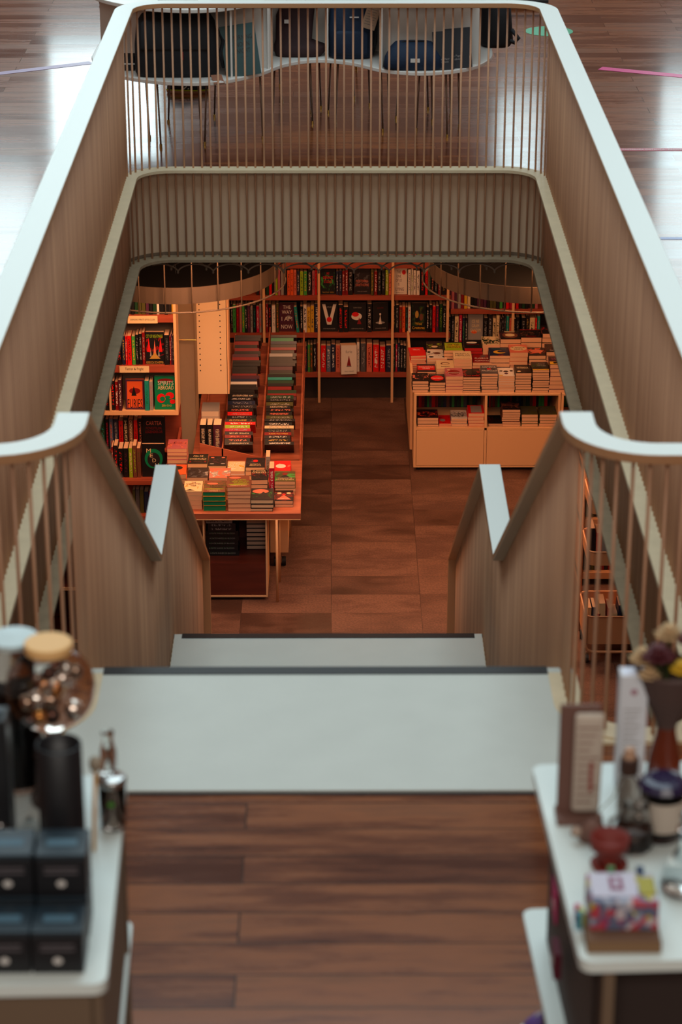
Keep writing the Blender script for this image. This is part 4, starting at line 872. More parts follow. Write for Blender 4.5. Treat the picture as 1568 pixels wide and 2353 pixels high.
for zb, rows_ in ((.155, 2), (.75, 1), (1.13, 1)):
    x = 1.735
    while x < 2.08:
        w_ = random.uniform(.02, .045); c = random.choice(['black','dark','dkred','red','ltgrey','brown','cream','navy','dkgreen'])
        book('', upright(x+w_/2, 15.14, ZF+zb+.002, 0, random.uniform(-.04, .04)), w_*.95, .16, random.uniform(.2, .3), c, 'white', spare=True); x += w_+.002
rk = thing('tall_rack', 'tall peach-coloured shelf rack with dark books behind the trolley', 'rack', (1.80, 16.4, ZF))
for x in (0, .5, 1.0): MB().box(x, x+.03, 0, .35, 0, 1.75).build('side_panel', TM, rk)
for z_ in (.05, .48, .9, 1.3, 1.7): MB().box(0, 1.03, .01, .35, z_, z_+.05).build('shelf_board', TM, rk)
for z_ in (.1, .53, .95, 1.35):
    x = 1.84
    while x < 2.78:
        w_ = random.uniform(.02, .04); 
        if not (2.27 < x < 2.34): book('', upright(x+w_/2, 16.46, ZF+z_+.002), w_*.95, .16, random.uniform(.2, .27), random.choice(['black','dark','dkred','olive','ltgrey','brown','navy','dkgreen']), 'white', spare=True)
        x += w_+.002
lr = thing('low_rack', 'cream-edged dark wooden rack seen through the bars on the left', 'rack', (-2.2, 15.2, ZF))
for z_ in (.12, .52, .9): MB().box(0, .75, 0, .4, z_, z_+.02).build('shelf_board', DW, lr); MB().box(0, .75, -.006, 0, z_-.004, z_+.02).build('edge_strip', CREAM, lr)
MB().box(.735, .75, 0, .4, .0, .92).build('side_panel', DW, lr); MB().box(0, .75, .39, .4, 0, .92).build('back_panel', DW, lr)
for z_ in (.545, .925):
    for k in range(4): book('', Matrix.Translation((-1.62, 15.25, ZF+z_+.03*k+.02)) @ frame((0,0,0), (0,0,1), (1,0,0)), .028, .14, .2, random.choice(['cream','brown','ltgrey']), 'dark', spare=True)
# ------------------------------------------------------------------ wavy display bench on the upper floor
def smooth_pts(P, n=6):
    out = []
    for i in range(len(P)-1):
        p0 = P[max(i-1,0)]; p1 = P[i]; p2 = P[i+1]; p3 = P[min(i+2,len(P)-1)]
        for k in range(n):
            t = k/n; out.append(tuple(.5*(2*b+(c-a)*t+(2*a-5*b+4*c-d)*t*t+(3*b-a-3*c+d)*t**3) for a, b, c, d in zip(p0, p1, p2, p3)))
    return out+[tuple(P[-1])]
front = smooth_pts([(-1.62,15.95),(-1.55,15.6),(-1.33,15.33),(-1.03,15.18),(-.75,15.2),(-.5,15.43),(-.33,15.72),(-.12,15.85),(.1,15.76),(.3,15.55),(.52,15.46),(.75,15.51),(.92,15.66),(1.03,15.92),(1.05,16.2)])
wbn = thing('wavy_display_bench', 'white wave-edged display bench on thin legs beyond the far end of the opening', 'bench', (0, 15.5, 0))
BW = mat('bench_white', 'd8d2cc', .4)
def slab_(z0, z1, name, back=16.75):
    pts = [(x, y-15.5) for x, y in front]+[(1.0, back-15.5), (-1.6, back-15.5)]
    m = MB().prism(pts[::-1] if False else pts, z0, z1); return m.build(name, BW, wbn, bevel=.004)
slab_(.435, .46, 'lower_shelf'); slab_(.895, .92, 'top')
def vwall(P, name, th=.012):
    m = MB(); n = len(P)
    inn_ = [(x, y-15.5) for x, y in P]; 
    out_ = []
    for i in range(n):
        a = P[max(i-1,0)]; b = P[min(i+1,n-1)]; dx, dy = b[0]-a[0], b[1]-a[1]; L = math.hypot(dx, dy); out_.append((P[i][0]-dy/L*th, P[i][1]-15.5+dx/L*th))
    m.ring(inn_, out_, .46, .895, closed=False); m.build(name, BW, wbn)
vwall([(x, y) for x, y in smooth_pts([(-1.55,15.9),(-1.2,15.62),(-.85,15.62),(-.6,15.6),(-.42,15.6)])], 'inner_wall')
vwall(smooth_pts([(.3,15.57),(.35,15.75),(.5,15.78),(.7,15.76),(.85,15.72),(.93,15.68)]), 'inner_wall')
vwall(smooth_pts([(-.42,16.1),(-.2,16.2),(.0,16.2),(.3,16.1)]), 'inner_wall')
vwall([(-.43,15.55),(-.43,16.1)], 'divider'); vwall([(-.05,15.86),(-.05,16.2)], 'divider'); vwall([(.3,15.56),(.3,16.1)], 'divider'); vwall([(-.66,15.3),(-.66,15.6)], 'divider')
LEG = mat('thin_steel_leg', '7a6252', .35, .4); BRASS = mat('brass_foot', 'b8934e', .3, 1)
for px, py in [(344,318),(370,339),(387.5,283),(462,302),(493,270),(471,333),(604.5,320),(627,284),(648,236),(644,200),(716,260),(718.6,285),(738,250),(755,260),(771,284),(814,228),(819,160),(850,244),(880,303),(894,263),(911,274),(957,301),(984,253),(994,281),(1028,316),(1036,268),(1056,293)]:
    f = atZ(px, py, 0); tx_ = f.x+(.02 if int(px) % 2 else -.015)
    ty = max(f.y, 15.36); 
    l = MB().tube([(f.x, f.y-15.5, .01), (tx_, ty-15.5, .436)], .0062, 8).build('leg', LEG, wbn, smooth=True)
    MB().tube([(f.x, f.y-15.5, 0), (f.x, f.y-15.5, .022)], .0095, 10).build('foot', BRASS, l)
def superell(w, d, n=28, p=3.2):
    return [(w/2*math.copysign(abs(math.cos(2*PI*k/n))**(2/p), math.cos(2*PI*k/n)), d/2*math.copysign(abs(math.sin(2*PI*k/n))**(2/p), math.sin(2*PI*k/n))) for k in range(n)]
def softbag(levels, p=3.2, n=28):
    "levels: (z, width, depth, dx, dy)"
    m = MB(); 
    for z, w, d, dx, dy in levels:
        m.v += [(x+dx, y+dy, z) for x, y in superell(w, d, n, p)]
    for i in range(len(levels)-1):
        for k in range(n): m.f.append((i*n+k, i*n+(k+1)%n, (i+1)*n+(k+1)%n, (i+1)*n+k)); m.m.append(0)
    m.f += [tuple(range(n))[::-1], tuple(range((len(levels)-1)*n, len(levels)*n))]; m.m += [0, 0]
    return m
FB = mat('black_fabric', '15161b', .8, bump=(60, .2, .15)); FBL = mat('blue_fabric', '08203a', .75, bump=(60, .2, .2)); FM = mat('maroon_fabric', '2e1618', .8, bump=(50, .2, .2))
TAG = mat('white_tag', 'c9c4c0', .6)
def put(px, py, z): return atZ(px, py, z)
s0 = .462
# large black messenger bag
p = put(395, 170, s0)
b = thing('shoulder_bag', 'large black fabric shoulder bag filling the left end of the wavy bench', 'bag', (-1.02, 15.38, s0))
softbag([(0,.5,.16,0,0),(.03,.53,.19,0,0),(.2,.53,.2,0,0),(.34,.5,.17,0,.01),(.385,.44,.12,0,.02),(.395,.4,.08,0,.02)], 4).build('body', FB, b, smooth=True)
softbag([(.18,.44,.012,0,-.1),(.19,.45,.02,0,-.1),(.35,.43,.02,0,-.085),(.37,.38,.012,0,-.07)], 5).build('front_flap', FB, b, smooth=True)
MB().box(.04, .05, -.118, -.112, .12, .17).build('red_pull_tab', mat('red_tab', 'a01818', .5), b)
MB().tube([(.26,0,.3),(.3,-.02,.22),(.28,-.03,.14),(.3,-.02,.05)], .012, 8).build('strap', FB, b, smooth=True)
t_ = put(500, 186, s0)
o = MB().box(-.035, .035, -.045, .045, 0, .004).build('card', mat('kraft_card', '8a5a44', .7), loc=(t_.x-.0, t_.y+.03, s0+.002)); o.rotation_euler = (.45, 0, .3)
tag(o, 'small brown price card lying between the black bag and the teal book', 'card'); MB().box(.0, .03, -.04, -.025, .004, .005).build('sticker', TAG, o)
# leaning teal book
def bigbook(px0, px1, pyb, yaw, tip, w, h, t, name, label, col, titles, loc=None):
    p = put((px0+px1)/2, pyb, s0); r = thing('notebook', label, 'book', (p.x, p.y+.02, s0)); r.rotation_euler = (-tip, yaw, .12)
    MB().box(-w/2, w/2, 0, .003, 0, h).box(-w/2, w/2, t-.003, t, 0, h).box(-w/2, -w/2+.003, .003, t-.003, 0, h).build('cover', col, r)
    MB().box(-w/2+.004, w/2-.004, .003, t-.003, .004, h-.004).build('pages', PAGES, r)
    for s, cx, cz, ww, hh, ink in titles: text(s, ww, hh, frame((cx, -.0006, cz), (1,0,0), (0,0,1)), ink, r)
    return r
bigbook(525, 597, 176, -.12, .18, .225, .325, .03, 'n', 'teal notebook lettered MORNING NOON NIGHT leaning on the wavy bench', mat('teal_cover', '2f4a4c', .6), [('MORNING\nNOON\nNIGHT', .02, .2, .13, .115, INK['black']), ('-----', .02, .12, .05, .002, INK['black'])])
# maroon bag
b = thing('tote_bag', 'dark maroon fabric bag with a small white tag in the bench middle bay', 'bag', (-.25, 15.98, s0))
softbag([(0,.3,.16,0,0),(.03,.34,.18,.01,0),(.07,.34,.16,.01,0),(.1,.24,.13,-.03,.02),(.26,.25,.12,-.02,.03),(.33,.23,.1,0,.04),(.34,.2,.08,0,.04)], 3).build('body', FM, b, smooth=True)
MB().box(-.09, -.05, -.06, -.055, .22, .245).build('brand_tag', TAG, b)
MB().tube([(-.08,.02,.33),(-.07,.0,.39),(.04,.0,.39),(.06,.02,.33)], .008, 8).build('handle', FM, b, smooth=True)
# blue backpack
b = thing('backpack', 'tall navy blue backpack with a thin white logo bar, middle of the wavy bench', 'bag', (.1, 15.92, s0))
softbag([(0,.26,.14,0,0),(.02,.29,.17,0,0),(.2,.3,.18,0,0),(.34,.27,.15,0,.01),(.4,.22,.1,0,.02),(.42,.15,.06,0,.02)], 3).build('body', FBL, b, smooth=True)
softbag([(.03,.2,.01,0,-.09),(.05,.22,.03,0,-.09),(.17,.22,.03,0,-.09),(.19,.18,.01,0,-.09)], 4).build('front_pocket', FBL, b, smooth=True)
MB().box(-.01, .05, -.098, -.093, .275, .283).build('logo_bar', TAG, b)
MB().tube([(.13,.0,.36),(.165,-.03,.25),(.16,-.02,.1),(.14,0,.02)], .012, 8).build('strap', FB, b, smooth=True)
MB().tube([(-.03,.02,.41),(0,.02,.445),(.03,.02,.41)], .007, 8).build('handle', FB, b, smooth=True)
p = atY(850, 40, 15.78)
o = MB().box(-.045, .045, 0, .002, -.08, .08).build('price_card', mat('kraft_paper', 'a58a74', .8), loc=(p.x+.01, 15.79, p.z)); o.rotation_euler = (0, .3, 0)
tag(o, 'tilted kraft information card hanging beside the navy backpack', 'card')
for k in range(7): MB().box(-.033, .033-.006*(k % 3), -.0006, 0, .05-.017*k, .0525-.017*k).build('printed_line', INK['grey'], o)
# blue pouch
b = thing('pouch', 'navy blue zip pouch with a white label on the right lobe of the bench', 'bag', (.5, 15.56, s0))
softbag([(0,.36,.12,0,0),(.015,.39,.15,0,0),(.08,.37,.15,0,0),(.14,.3,.12,0,.01),(.17,.24,.08,0,.02),(.178,.18,.04,0,.02)], 3).build('body', FBL, b, smooth=True)
MB().box(-.02, .04, -.079, -.074, .055, .08).build('brand_tag', TAG, b)
MB().tube([(-.12,.0,.155),(-.06,-.01,.178),(.06,-.01,.18),(.12,0,.158)], .004, 6).build('zip', FB, b, smooth=True)
bigbook(1000, 1046, 162, -.06, .14, .13, .245, .02, 'n', 'narrow charcoal notebook with small white print, left of the pair on bench', mat('charcoal_cover', '24282e', .6), [('Notes Paper\nNotebook', 0, .06, .07, .03, INK['ltgrey'])])
bigbook(1024, 1090, 158, -.06, .16, .17, .255, .02, 'n', 'wider charcoal notebook with small white print, right of the pair on bench', mat('charcoal_cover', '24282e', .6), [('Slow Paper\nNotebook', -.02, .07, .09, .035, INK['ltgrey']), ('I', .07, .06, .004, .02, INK['cream'])])
b = thing('rucksack', 'black rucksack sticking out behind the right end of the wavy bench', 'bag', (1.08, 16.35, .46))
softbag([(0,.2,.3,0,0),(.03,.24,.34,0,0),(.25,.22,.32,-.01,0),(.38,.14,.22,-.02,0),(.41,.08,.12,-.03,0)], 3).build('body', FB, b, smooth=True)
MB().tube([(.08,-.12,.05),(.13,-.14,.03),(.15,-.14,.06),(.1,-.12,.12)], .014, 8).build('strap', FB, b, smooth=True)
o = thing('storage_box', 'black box with a white stripe at the far left of the wavy bench', 'box', (-1.36, 15.5, s0))
MB().box(-.06, .06, 0, .12, 0, .09).build('body', FB, o, bevel=.003); MB().box(-.062, .062, -.002, 0, .04, .048).build('stripe', TAG, o)
# things lying on top of the bench
o = thing('cap', 'dark green folded cap on the bench top, left lobe', 'cap', (-1.0, 15.35, .921))
softbag([(0,.24,.16,0,0),(.02,.26,.18,0,0),(.05,.2,.15,0,0),(.065,.1,.08,0,0)], 2.4).build('crown', mat('dark_green_cloth', '1a2822', .85), o, smooth=True); softbag([(0,.16,.12,.12,-.03),(.01,.17,.13,.12,-.03),(.014,.14,.1,.12,-.03)], 2.2).build('brim', mat('dark_green_cloth', '1a2822', .85), o, smooth=True)
for (x, c, wd, lb) in ((-.72, 'green', .16, 'green-bordered flat book on the bench top'), (-.52, 'dkred', .15, 'dark red flat book on the bench top'), (.35, 'black', .3, 'large black flat book on the bench top, right lobe'), (.72, 'brown', .2, 'brown flat book on the bench top, right lobe')):
    book(lb, lying(x-wd/2, 15.5, .921+.008), .016, wd, .2, c, 'white', pages='cdbcae')
# shoes
def shoe(name, label, loc, rz, up, sole, accent, flash=None):
    s = thing('sneaker', label, 'shoe', loc, rz)
    def prof(k, w0):
        pts = []
        for i in range(28):
            a = 2*PI*i/28; x = .15*math.cos(a); wv = (.052 if x > -.03 else .042)*w0; wv = wv*(1-.15*math.exp(-((x+.02)/.05)**2)); pts.append((x*k, wv*math.sin(a)))
        return pts
    m = MB(); lv = [(0,1,1),(.012,1.02,1.06),(.026,1.02,1.04)]
    for z, k, w_ in lv: m.v += [(x, y, z+(.008*max(0, abs(x)/.15-.6))) for x, y in prof(k, w_)]
    for i in range(2):
        for k in range(28): m.f.append((i*28+k, i*28+(k+1)%28, (i+1)*28+(k+1)%28, (i+1)*28+k)); m.m.append(0)
    m.f += [tuple(range(28))[::-1], tuple(range(56,84))]; m.m += [0,0]; m.build('sole', sole, s, smooth=True)
    u = MB(); lv = [(.026,1,1,0),(.05,.98,.98,0),(.07,.8,.8,-.02),(.085,.58,.66,-.045),(.1,.42,.6,-.07),(.105,.36,.5,-.072)]
    for z, k, w_, dx in lv: u.v += [(x+dx, y, z) for x, y in prof(k, w_)]
    for i in range(5):
        for k in range(28): u.f.append((i*28+k, i*28+(k+1)%28, (i+1)*28+(k+1)%28, (i+1)*28+k)); u.m.append(0)
    u.f.append(tuple(range(140,168))); u.m.append(0); u.build('upper', up, s, smooth=True)
    MB().ring(prof(1.0, 1.0), prof(1.035, 1.1), .022, .03).build('welt', accent, s)
    for k in range(4): MB().tube([(.03-.02*k, -.022, .066+.006*k), (.035-.02*k, 0, .074+.007*k), (.03-.02*k, .022, .066+.006*k)], .0035, 6).build('lace', flash or accent, s, smooth=True)
    for k in range(2): MB().tube([(-.03+.03*k, -.043, .035), (.0+.03*k, -.036, .06)], .005, 6).build('side_stripe', flash or accent, s)
LIME = mat('lime_rubber', 'b8d020', .5)
f = atZ(432, 217, 0)
shoe('s', 'black sneaker with lime edging and pale sole on the floor under the bench', (f.x, f.y+.05, 0), 0, mat('black_mesh', '1a1c20', .8), mat('peach_sole', 'c9a186', .6), LIME, mat('white_stripe', 'd8d8c8', .5))
f = atZ(275, 13, 0)
shoe('s', 'dark red and black shoe at the top left edge of the railing', (f.x-.02, f.y+.05, 0), .2, mat('dark_red_mesh', '4a1018', .7), mat('grey_sole', '8e8a8a', .6), mat('black_mesh', '1a1c20', .8))
o = thing('holdall', 'dark green holdall on the floor behind the bench, above the left rail corner', 'bag', (-1.35, 20.6, 0))
softbag([(0,1.2,.3,0,0),(.05,1.26,.36,0,0),(.2,1.2,.34,0,0),(.3,1.0,.2,0,0)], 4).build('body', mat('dark_green_cloth', '1a2822', .85), o, smooth=True)
MB().tube([(-.2,-.1,.28),(-.15,-.14,.4),(.15,-.14,.4),(.2,-.1,.28)], .012, 8).build('handle', FB, o, smooth=True)
# black slatted floor mat at the top right
ga = atZ(1140, 20, 0); gb = atZ(1252, 0, 0)
gm = thing('slatted_rack', 'low black slatted rack on the floor behind the right corner of the railing', 'rack', (.3, ga.y, 0))
for k in range(9): MB().box(0, gb.x-.3+.03*k*0, .09*k, .09*k+.045, .045, .07).build('slat', BLACK, gm)
for x in (.05, .9, gb.x-.38): MB().box(x, x+.03, 0, .77, 0, .045).build('bearer', BLACK, gm)
# tape and stickers on the floor
def tape(p0, p1, w, col, label, txt=None):
    a = atZ(*p0, 0); b = atZ(*p1, 0); d = (b-a); L = math.hypot(d.x, d.y); an = math.atan2(d.y, d.x)
    o = MB().box(0, L, -w/2, w/2, .0005, .0018).build('floor_tape', col, loc=(a.x, a.y, 0)); o.rotation_euler = (0, 0, an); tag(o, label, 'tape')
    if txt: text(txt, L*.94, w*.5, frame((L/2, 0, .002), (1,0,0), (0,1,0)), TAG, o)
tape((1380,157), (1600,178), .1, mat('pink_tape', 'd83a86', .35), 'bright pink tape stripe on the floor right of the railing')
tape((1425,344), (1640,344), .06, mat('red_tape', 'b84a5e', .35), 'dull red tape with tiny white lettering on the right-hand floor', 'PASTREAZA DISTANTA   PASTREAZA DISTANTA')
tape((1518,548), (1660,548), .045, mat('blue_tape', '8f9cc8', .35), 'pale blue tape stripe low on the right-hand floor')
tape((-60,176), (210,144), .09, mat('purple_tape', '8d6f9c', .35), 'worn purple tape stripe crossing the left-hand floor')
f = atZ(1262, 72, 0)
o = MB().prism([(.19*math.cos(a*PI/16), .19*math.sin(a*PI/16)) for a in range(32)], .0005, .002).build('floor_sticker', mat('green_sticker', '3fae86', .35), loc=(f.x, f.y, 0)); tag(o, 'round green footprint sticker on the floor near the right rail corner', 'sticker')
MB().prism([(.05*math.cos(a*PI/8)+.05, .08*math.sin(a*PI/8)) for a in range(16)], .002, .003).build('yellow_mark', mat('yellow_mark', 'c8b030', .4), o)
# ------------------------------------------------------------------ foreground gift shelves
US = mat('white_shelf_top', 'd3dcd9', .4); UB = mat('shelf_carcass', '6d5a48', .6); UD_ = mat('interior_shade', '2e221e', .8)
def unit(x0, x1, y0, y1, label, lowy, side, rz=0):
    W = x1-x0; u = thing('gift_shelf', label, 'shelf', (x0, y0, 0) if side > 0 else (x1-W*math.cos(rz), y0-W*math.sin(rz), 0), rz); D = y1-y0; r = .03
    pts = arc(W-r, r, r, 270, 360, 5)+arc(W-r, D-r, r, 0, 90, 5)+arc(r, D-r, r, 90, 180, 5)+arc(r, r, r, 180, 270, 5)
    MB().prism(pts, .872, .9).build('top', US, u)
    xs_ = (W-.0 if side < 0 else 0)
    MB().prism([(x+(-.01 if side < 0 else .004), y+.12) for x, y in pts], .385, .4).build('lower_shelf', US, u)
    MB().prism([(x+(-.01 if side < 0 else .004), y+.12) for x, y in pts], .02, .04).build('lower_shelf', US, u)
    for x in (.012 if side < 0 else .055, W-.037):
        for y in (.015, D-.04): MB().box(x, x+.025, y, y+.025, 0, .872).build('leg', UB, u)
    if side < 0:
        MB().box(.03, W-.03, .015, .03, .05, .872).build('end_panel', UB, u); MB().box(W-.03, W-.018, .03, D-.05, .42, .872).build('side_panel', UB, u)
    else:
        MB().box(.05, .06, .03, D-.03, .4, .872).box(.05, .06, .1, D-.0, .04, .385).build('side_panel', mat('side_board', '3c2e28', .7), u)
        MB().box(.04, W-.04, .07, .08, .4, .872).box(.04, W-.04, .05, .06, .04, .385).build('shade_board', UD_, u)  # dark sheets stand in for the shade inside the open shelf
    return u
unit(-.93, -.513, 4.42, 5.35, 'white-topped gift shelf with rounded corners in the left foreground', 5.4, -1, math.radians(1.6))
unit(.519, .96, 4.50, 5.40, 'white-topped gift shelf in the right foreground, open and dark below', 5.4, 1, math.radians(2.5))
H0 = .9005
GL = mat('clear_glass', 'f2f6f4', .03, trans=1, ior=1.25, spec=.5); SMG = mat('smoky_glass', 'b9a79c', .04, trans=1, ior=1.3)
BLK = mat('matte_black_card', '121216', .45, bump=(40, .05, .1)); NVY = mat('blue_black_lid', '16242e', .35)
CORK = mat('pale_wood_lid', 'e0b074', .6); CHR = mat('dark_chrome', '6a625e', .12, 1)
def tin(x, y, z, label, s=.112):
    b = thing('tea_tin', label, 'box', (x, y, z), random.uniform(-.03, .03), 'black boxes on the left gift shelf')
    MB().box(-s/2, s/2, 0, s, 0, s*.84).build('body', BLK, b, bevel=.003)
    MB().box(-s/2-.001, s/2+.001, -.001, s+.001, s*.84, s*.95).build('lid', NVY, b, bevel=.003)
    MB().box(-s*.3, s*.3, s*.35, s*.6, s*.95, s*.955).build('lid_label', mat('blue_grey_label', '3d5a6a', .5), b)
    for k in range(2): MB().box(-s*.33, s*.33, -.0012, 0, s*(.62-.1*k), s*(.66-.1*k)).build('label_line', mat('faded_print', '5a5458', .6), b)
    MB().prism([(.01*math.cos(a*PI/8), .008*math.sin(a*PI/8)) for a in range(16)], 0, .001).build('emblem', TAG, b).matrix_basis = Matrix.Translation((0, -.0012, s*.3)) @ Matrix.Rotation(PI/2, 4, 'X')
random.seed(5)
tin(-.62, 4.46, H0, 'black box in the near row, right of two, at the shelf corner')
tin(-.735, 4.46, H0, 'black box in the near row, left of two, cut by the photo edge')
tin(-.622, 4.60, H0, 'lower hidden black box under the right rear black box'); tin(-.74, 4.60, H0, 'lower hidden black box under the left rear black box')
tin(-.622, 4.60, H0+.108, 'upper black box in the rear row, in front of the black canister'); tin(-.74, 4.60, H0+.108, 'upper black box in the rear row at the left photo edge')
c_ = thing('canister', 'tall matte black open canister behind the black boxes', 'canister', (-.645, 4.85, H0))
MB().lathe([(0.001,0),(.05,0),(.052,.004),(.052,.355),(.0495,.357),(.048,.355),(.048,.30),(.001,.30)], 40).build('body', BLK, c_, smooth=True)
MB().lathe([(.001,.302),(.036,.302),(.04,.308),(.036,.314),(.001,.314)], 32).build('inner_lid', mat('grey_lid', '3a3c40', .3), c_, smooth=True)
# glass globe with wooden lid
g = thing('glass_globe_jar', 'big round glass jar of shiny things with a pale wooden lid', 'jar', (-.705, 5.22, H0+.125))
MB().lathe([(.001,-.125),(.06,-.125),(.062,-.11),(.05,-.1),(.045,0),(.05,.004),(.001,.004)], 32).build('pedestal', mat('dark_stand', '3a2e2a', .4), g, smooth=True)
def sphere_prof(r, z0, a0=-90, a1=65, n=22): return [(max(.001, r*math.cos(math.radians(a0+(a1-a0)*i/n))), z0+r*math.sin(math.radians(a0+(a1-a0)*i/n))) for i in range(n+1)]
MB().lathe(sphere_prof(.108, .185) , 48).build('glass_bowl', mat('tinted_glass', 'f0e8e2', .02, trans=1, ior=1.2), g, smooth=True)
MB().lathe([(.001,0),(.05,0),(.055,.01),(.03,.03),(.02,.06),(.03,.082),(.001,.085)], 32).build('foot', mat('tinted_glass', 'f0e8e2', .02, trans=1, ior=1.2), g, smooth=True)
MB().lathe([(.001,.283),(.056,.283),(.058,.287),(.058,.305),(.055,.308),(.001,.308)], 40).build('lid', CORK, g, smooth=False)
random.seed(9)
SHY = [mat('foil_%d' % i, c, .18, 1) for i, c in enumerate(('a08878', 'f0ece8', '5a4038', 'd09050', 'e8dcd4'))]
for k in range(26):
    a = random.uniform(0, 2*PI); r_ = random.uniform(0, .07); zz = .185+random.uniform(-.07, .06)
    if math.hypot(r_, zz-.185) > .085: r_ *= .5
    s_ = random.uniform(.012, .022)
    MB().lathe([(.001,-s_),(s_*.7,-s_*.7),(s_,0),(s_*.7,s_*.7),(.001,s_)], 10, (r_*math.cos(a), r_*math.sin(a), zz)).build('wrapped_sweet', SHY[k % 5], g, smooth=True)
g2 = thing('storage_jar', 'glass jar with a pale blue-white lid behind the round glass jar', 'jar', (-.80, 5.30, H0))
g2.scale = (1, 1, 1.36)
MB().lathe([(.001,0),(.055,0),(.06,.01),(.06,.27),(.05,.29)], 36).build('glass_body', SMG, g2, smooth=True); MB().lathe([(.001,.29),(.058,.29),(.06,.3),(.001,.305)], 36).build('lid', mat('pale_blue_lid', 'b9c9cc', .5), g2)
MB().lathe([(.001,.01),(.05,.01),(.05,.2),(.001,.2)], 30).build('dark_contents', mat('dark_navy', '1c2028', .8), g2)
o = thing('speaker_box', 'black upright box cut by the left photo edge beside the canister', 'box', (-.80, 4.98, H0)); MB().box(-.05, .022, -.03, .05, 0, .36).build('body', BLK, o, bevel=.004); MB().lathe([(.001,.362),(.02,.362),(.02,.37),(.001,.372)], 16, (-.01,.01,0)).build('cap', NVY, o)
t = thing('teapot', 'shiny dark round teapot with knob lid on a wooden coaster, left edge', 'teapot', (-.785, 4.83, H0))
MB().lathe([(.001,0),(.07,0),(.07,.008),(.001,.009)], 32).build('coaster', mat('honey_wood', 'a5642c', .5), t)
MB().lathe([(.001,.012),(.045,.012),(.062,.04),(.066,.075),(.055,.11),(.035,.128)], 40).build('body', CHR, t, smooth=True)
MB().lathe([(.001,.128),(.04,.128),(.037,.136),(.015,.142),(.006,.147),(.009,.156),(.001,.162)], 32).build('lid', mat('steel_lid', 'a9a6a4', .15, 1), t, smooth=True)
MB().tube([(.06,0,.05),(.085,0,.07),(.095,0,.105),(.105,0,.12)], [.014,.011,.009,.007], 10).build('spout', CHR, t, smooth=True)
for k, (x, y, s_) in enumerate(((-.745, 5.02, .03), (-.71, 4.98, .024))):
    v = thing('glass_bauble', ('larger' if k == 0 else 'smaller') + ' clear glass bauble between the teapot and the canister', 'bauble', (x, y, H0)); MB().lathe(sphere_prof(s_, s_, -90, 80), 24).build('ball', GL, v, smooth=True); MB().lathe([(.006,2*s_-.004),(.006,2*s_+.006),(.001,2*s_+.006)], 12).build('cap', mat('steel_lid', 'a9a6a4', .15, 1), v)
# lidded tumbler with wooden spoon
v = thing('glass_tumbler', 'clear glass tumbler with steel rim and a green dot by the shelf edge', 'tumbler', (-.553, 5.09, H0))
MB().lathe([(.001,0),(.027,0),(.031,.006),(.033,.12),(.03,.122),(.028,.012),(.001,.01)], 32).build('glass_body', SMG, v, smooth=True)
MB().lathe([(.03,.118),(.035,.12),(.036,.135),(.03,.14),(.001,.138)], 32).build('lid', mat('steel_lid', 'a9a6a4', .15, 1), v, smooth=True); MB().prism([(.008*math.cos(a*PI/8), .008*math.sin(a*PI/8)) for a in range(16)], 0, .001).build('green_dot', mat('leaf_green', '3c7a1c', .5), v).matrix_basis = Matrix.Translation((.0, -.034, .08)) @ Matrix.Rotation(PI/2, 4, 'X')
sp_ = thing('wooden_spoon', 'pale wooden spoon standing upright between canister and tumbler', 'spoon', (-.59, 4.98, H0))
MB().tube([(0,0,0),(.004,.01,.1),(.008,.03,.2)], .005, 8).build('handle', CORK, sp_, smooth=True); MB().lathe([(.001,-.024),(.013,-.014),(.016,0),(.013,.014),(.001,.02)], 16, (.0085,.032,.215)).build('bowl', mat('grey_wood', '9a8c7a', .6), sp_, smooth=True)
v = thing('glass_vial', 'slim clear glass vase right behind the wooden spoon', 'vase', (-.57, 5.2, H0)); MB().lathe([(.001,0),(.018,0),(.02,.01),(.02,.15),(.012,.18),(.016,.2)], 24).build('glass_body', GL, v, smooth=True); MB().lathe([(.001,.01),(.014,.012),(.012,.07),(.001,.08)], 16).build('dried_sprig', mat('grey_sprig', '6a6a60', .8), v)

# ---- right shelf
KR = mat('kraft_brown', '6a4a40', .7); PAP = mat('rice_paper', 'b5a698', .8); WB = mat('white_carton', 'cfd0d6', .5)
def P7(px, py, z=H0): return atZ(px, py, z)
m = thing('menu_stand', 'brown wooden stand holding a tall printed paper scroll, left rear of right shelf', 'stand', (.572, 5.14, H0))
MB().box(-.052, .045, .0, .012, .0, .30).build('back_board', KR, m, bevel=.002); MB().box(-.055, .05, -.05, .03, 0, .014).build('foot', KR, m, bevel=.002)
sc1 = softbag([(.02,.06,.012,.015,-.012),(.03,.068,.02,.016,-.012),(.27,.07,.02,.018,-.012),(.285,.066,.012,.018,-.012)], 3).build('paper_scroll', PAP, m, smooth=True)
for k in range(11): MB().box(-.01, .042-.007*(k % 4), -.0235, -.0225, .25-.02*k, .253-.02*k).build('printed_line', INK['brown'], m)
MB().box(.02, .03, -.0238, -.0226, .08, .16).build('red_stroke', mat('red_print', '8a4a40', .6), m)
MB().tube([(.03,-.02,.0),(.085,-.01,.06),(.1,.0,.12)], .0015, 5).build('cord', mat('cord', '8a8a70', .7), m)
c = thing('wooden_animal', 'small brown carved wooden animal figure in front of the scroll stand', 'figurine', (.590, 5.02, H0))
softbag([(0,.045,.03,0,0),(.012,.06,.04,0,0),(.035,.06,.042,.004,0),(.052,.04,.03,.008,0),(.058,.02,.018,.008,0)], 2.4).build('body', KR, c, smooth=True)
MB().lathe([(.001,-.014),(.012,-.008),(.014,0),(.01,.01),(.001,.014)], 16, (-.034,-.008,.03)).build('head', mat('pale_carving', 'a08878', .6), c, smooth=True); MB().tube([(.02,0,.055),(.018,0,.072)], .008, 8).build('ear', KR, c, smooth=True)
w = thing('carton', 'tall white printed carton standing at the rear of the right shelf', 'box', (.712, 5.27, H0))
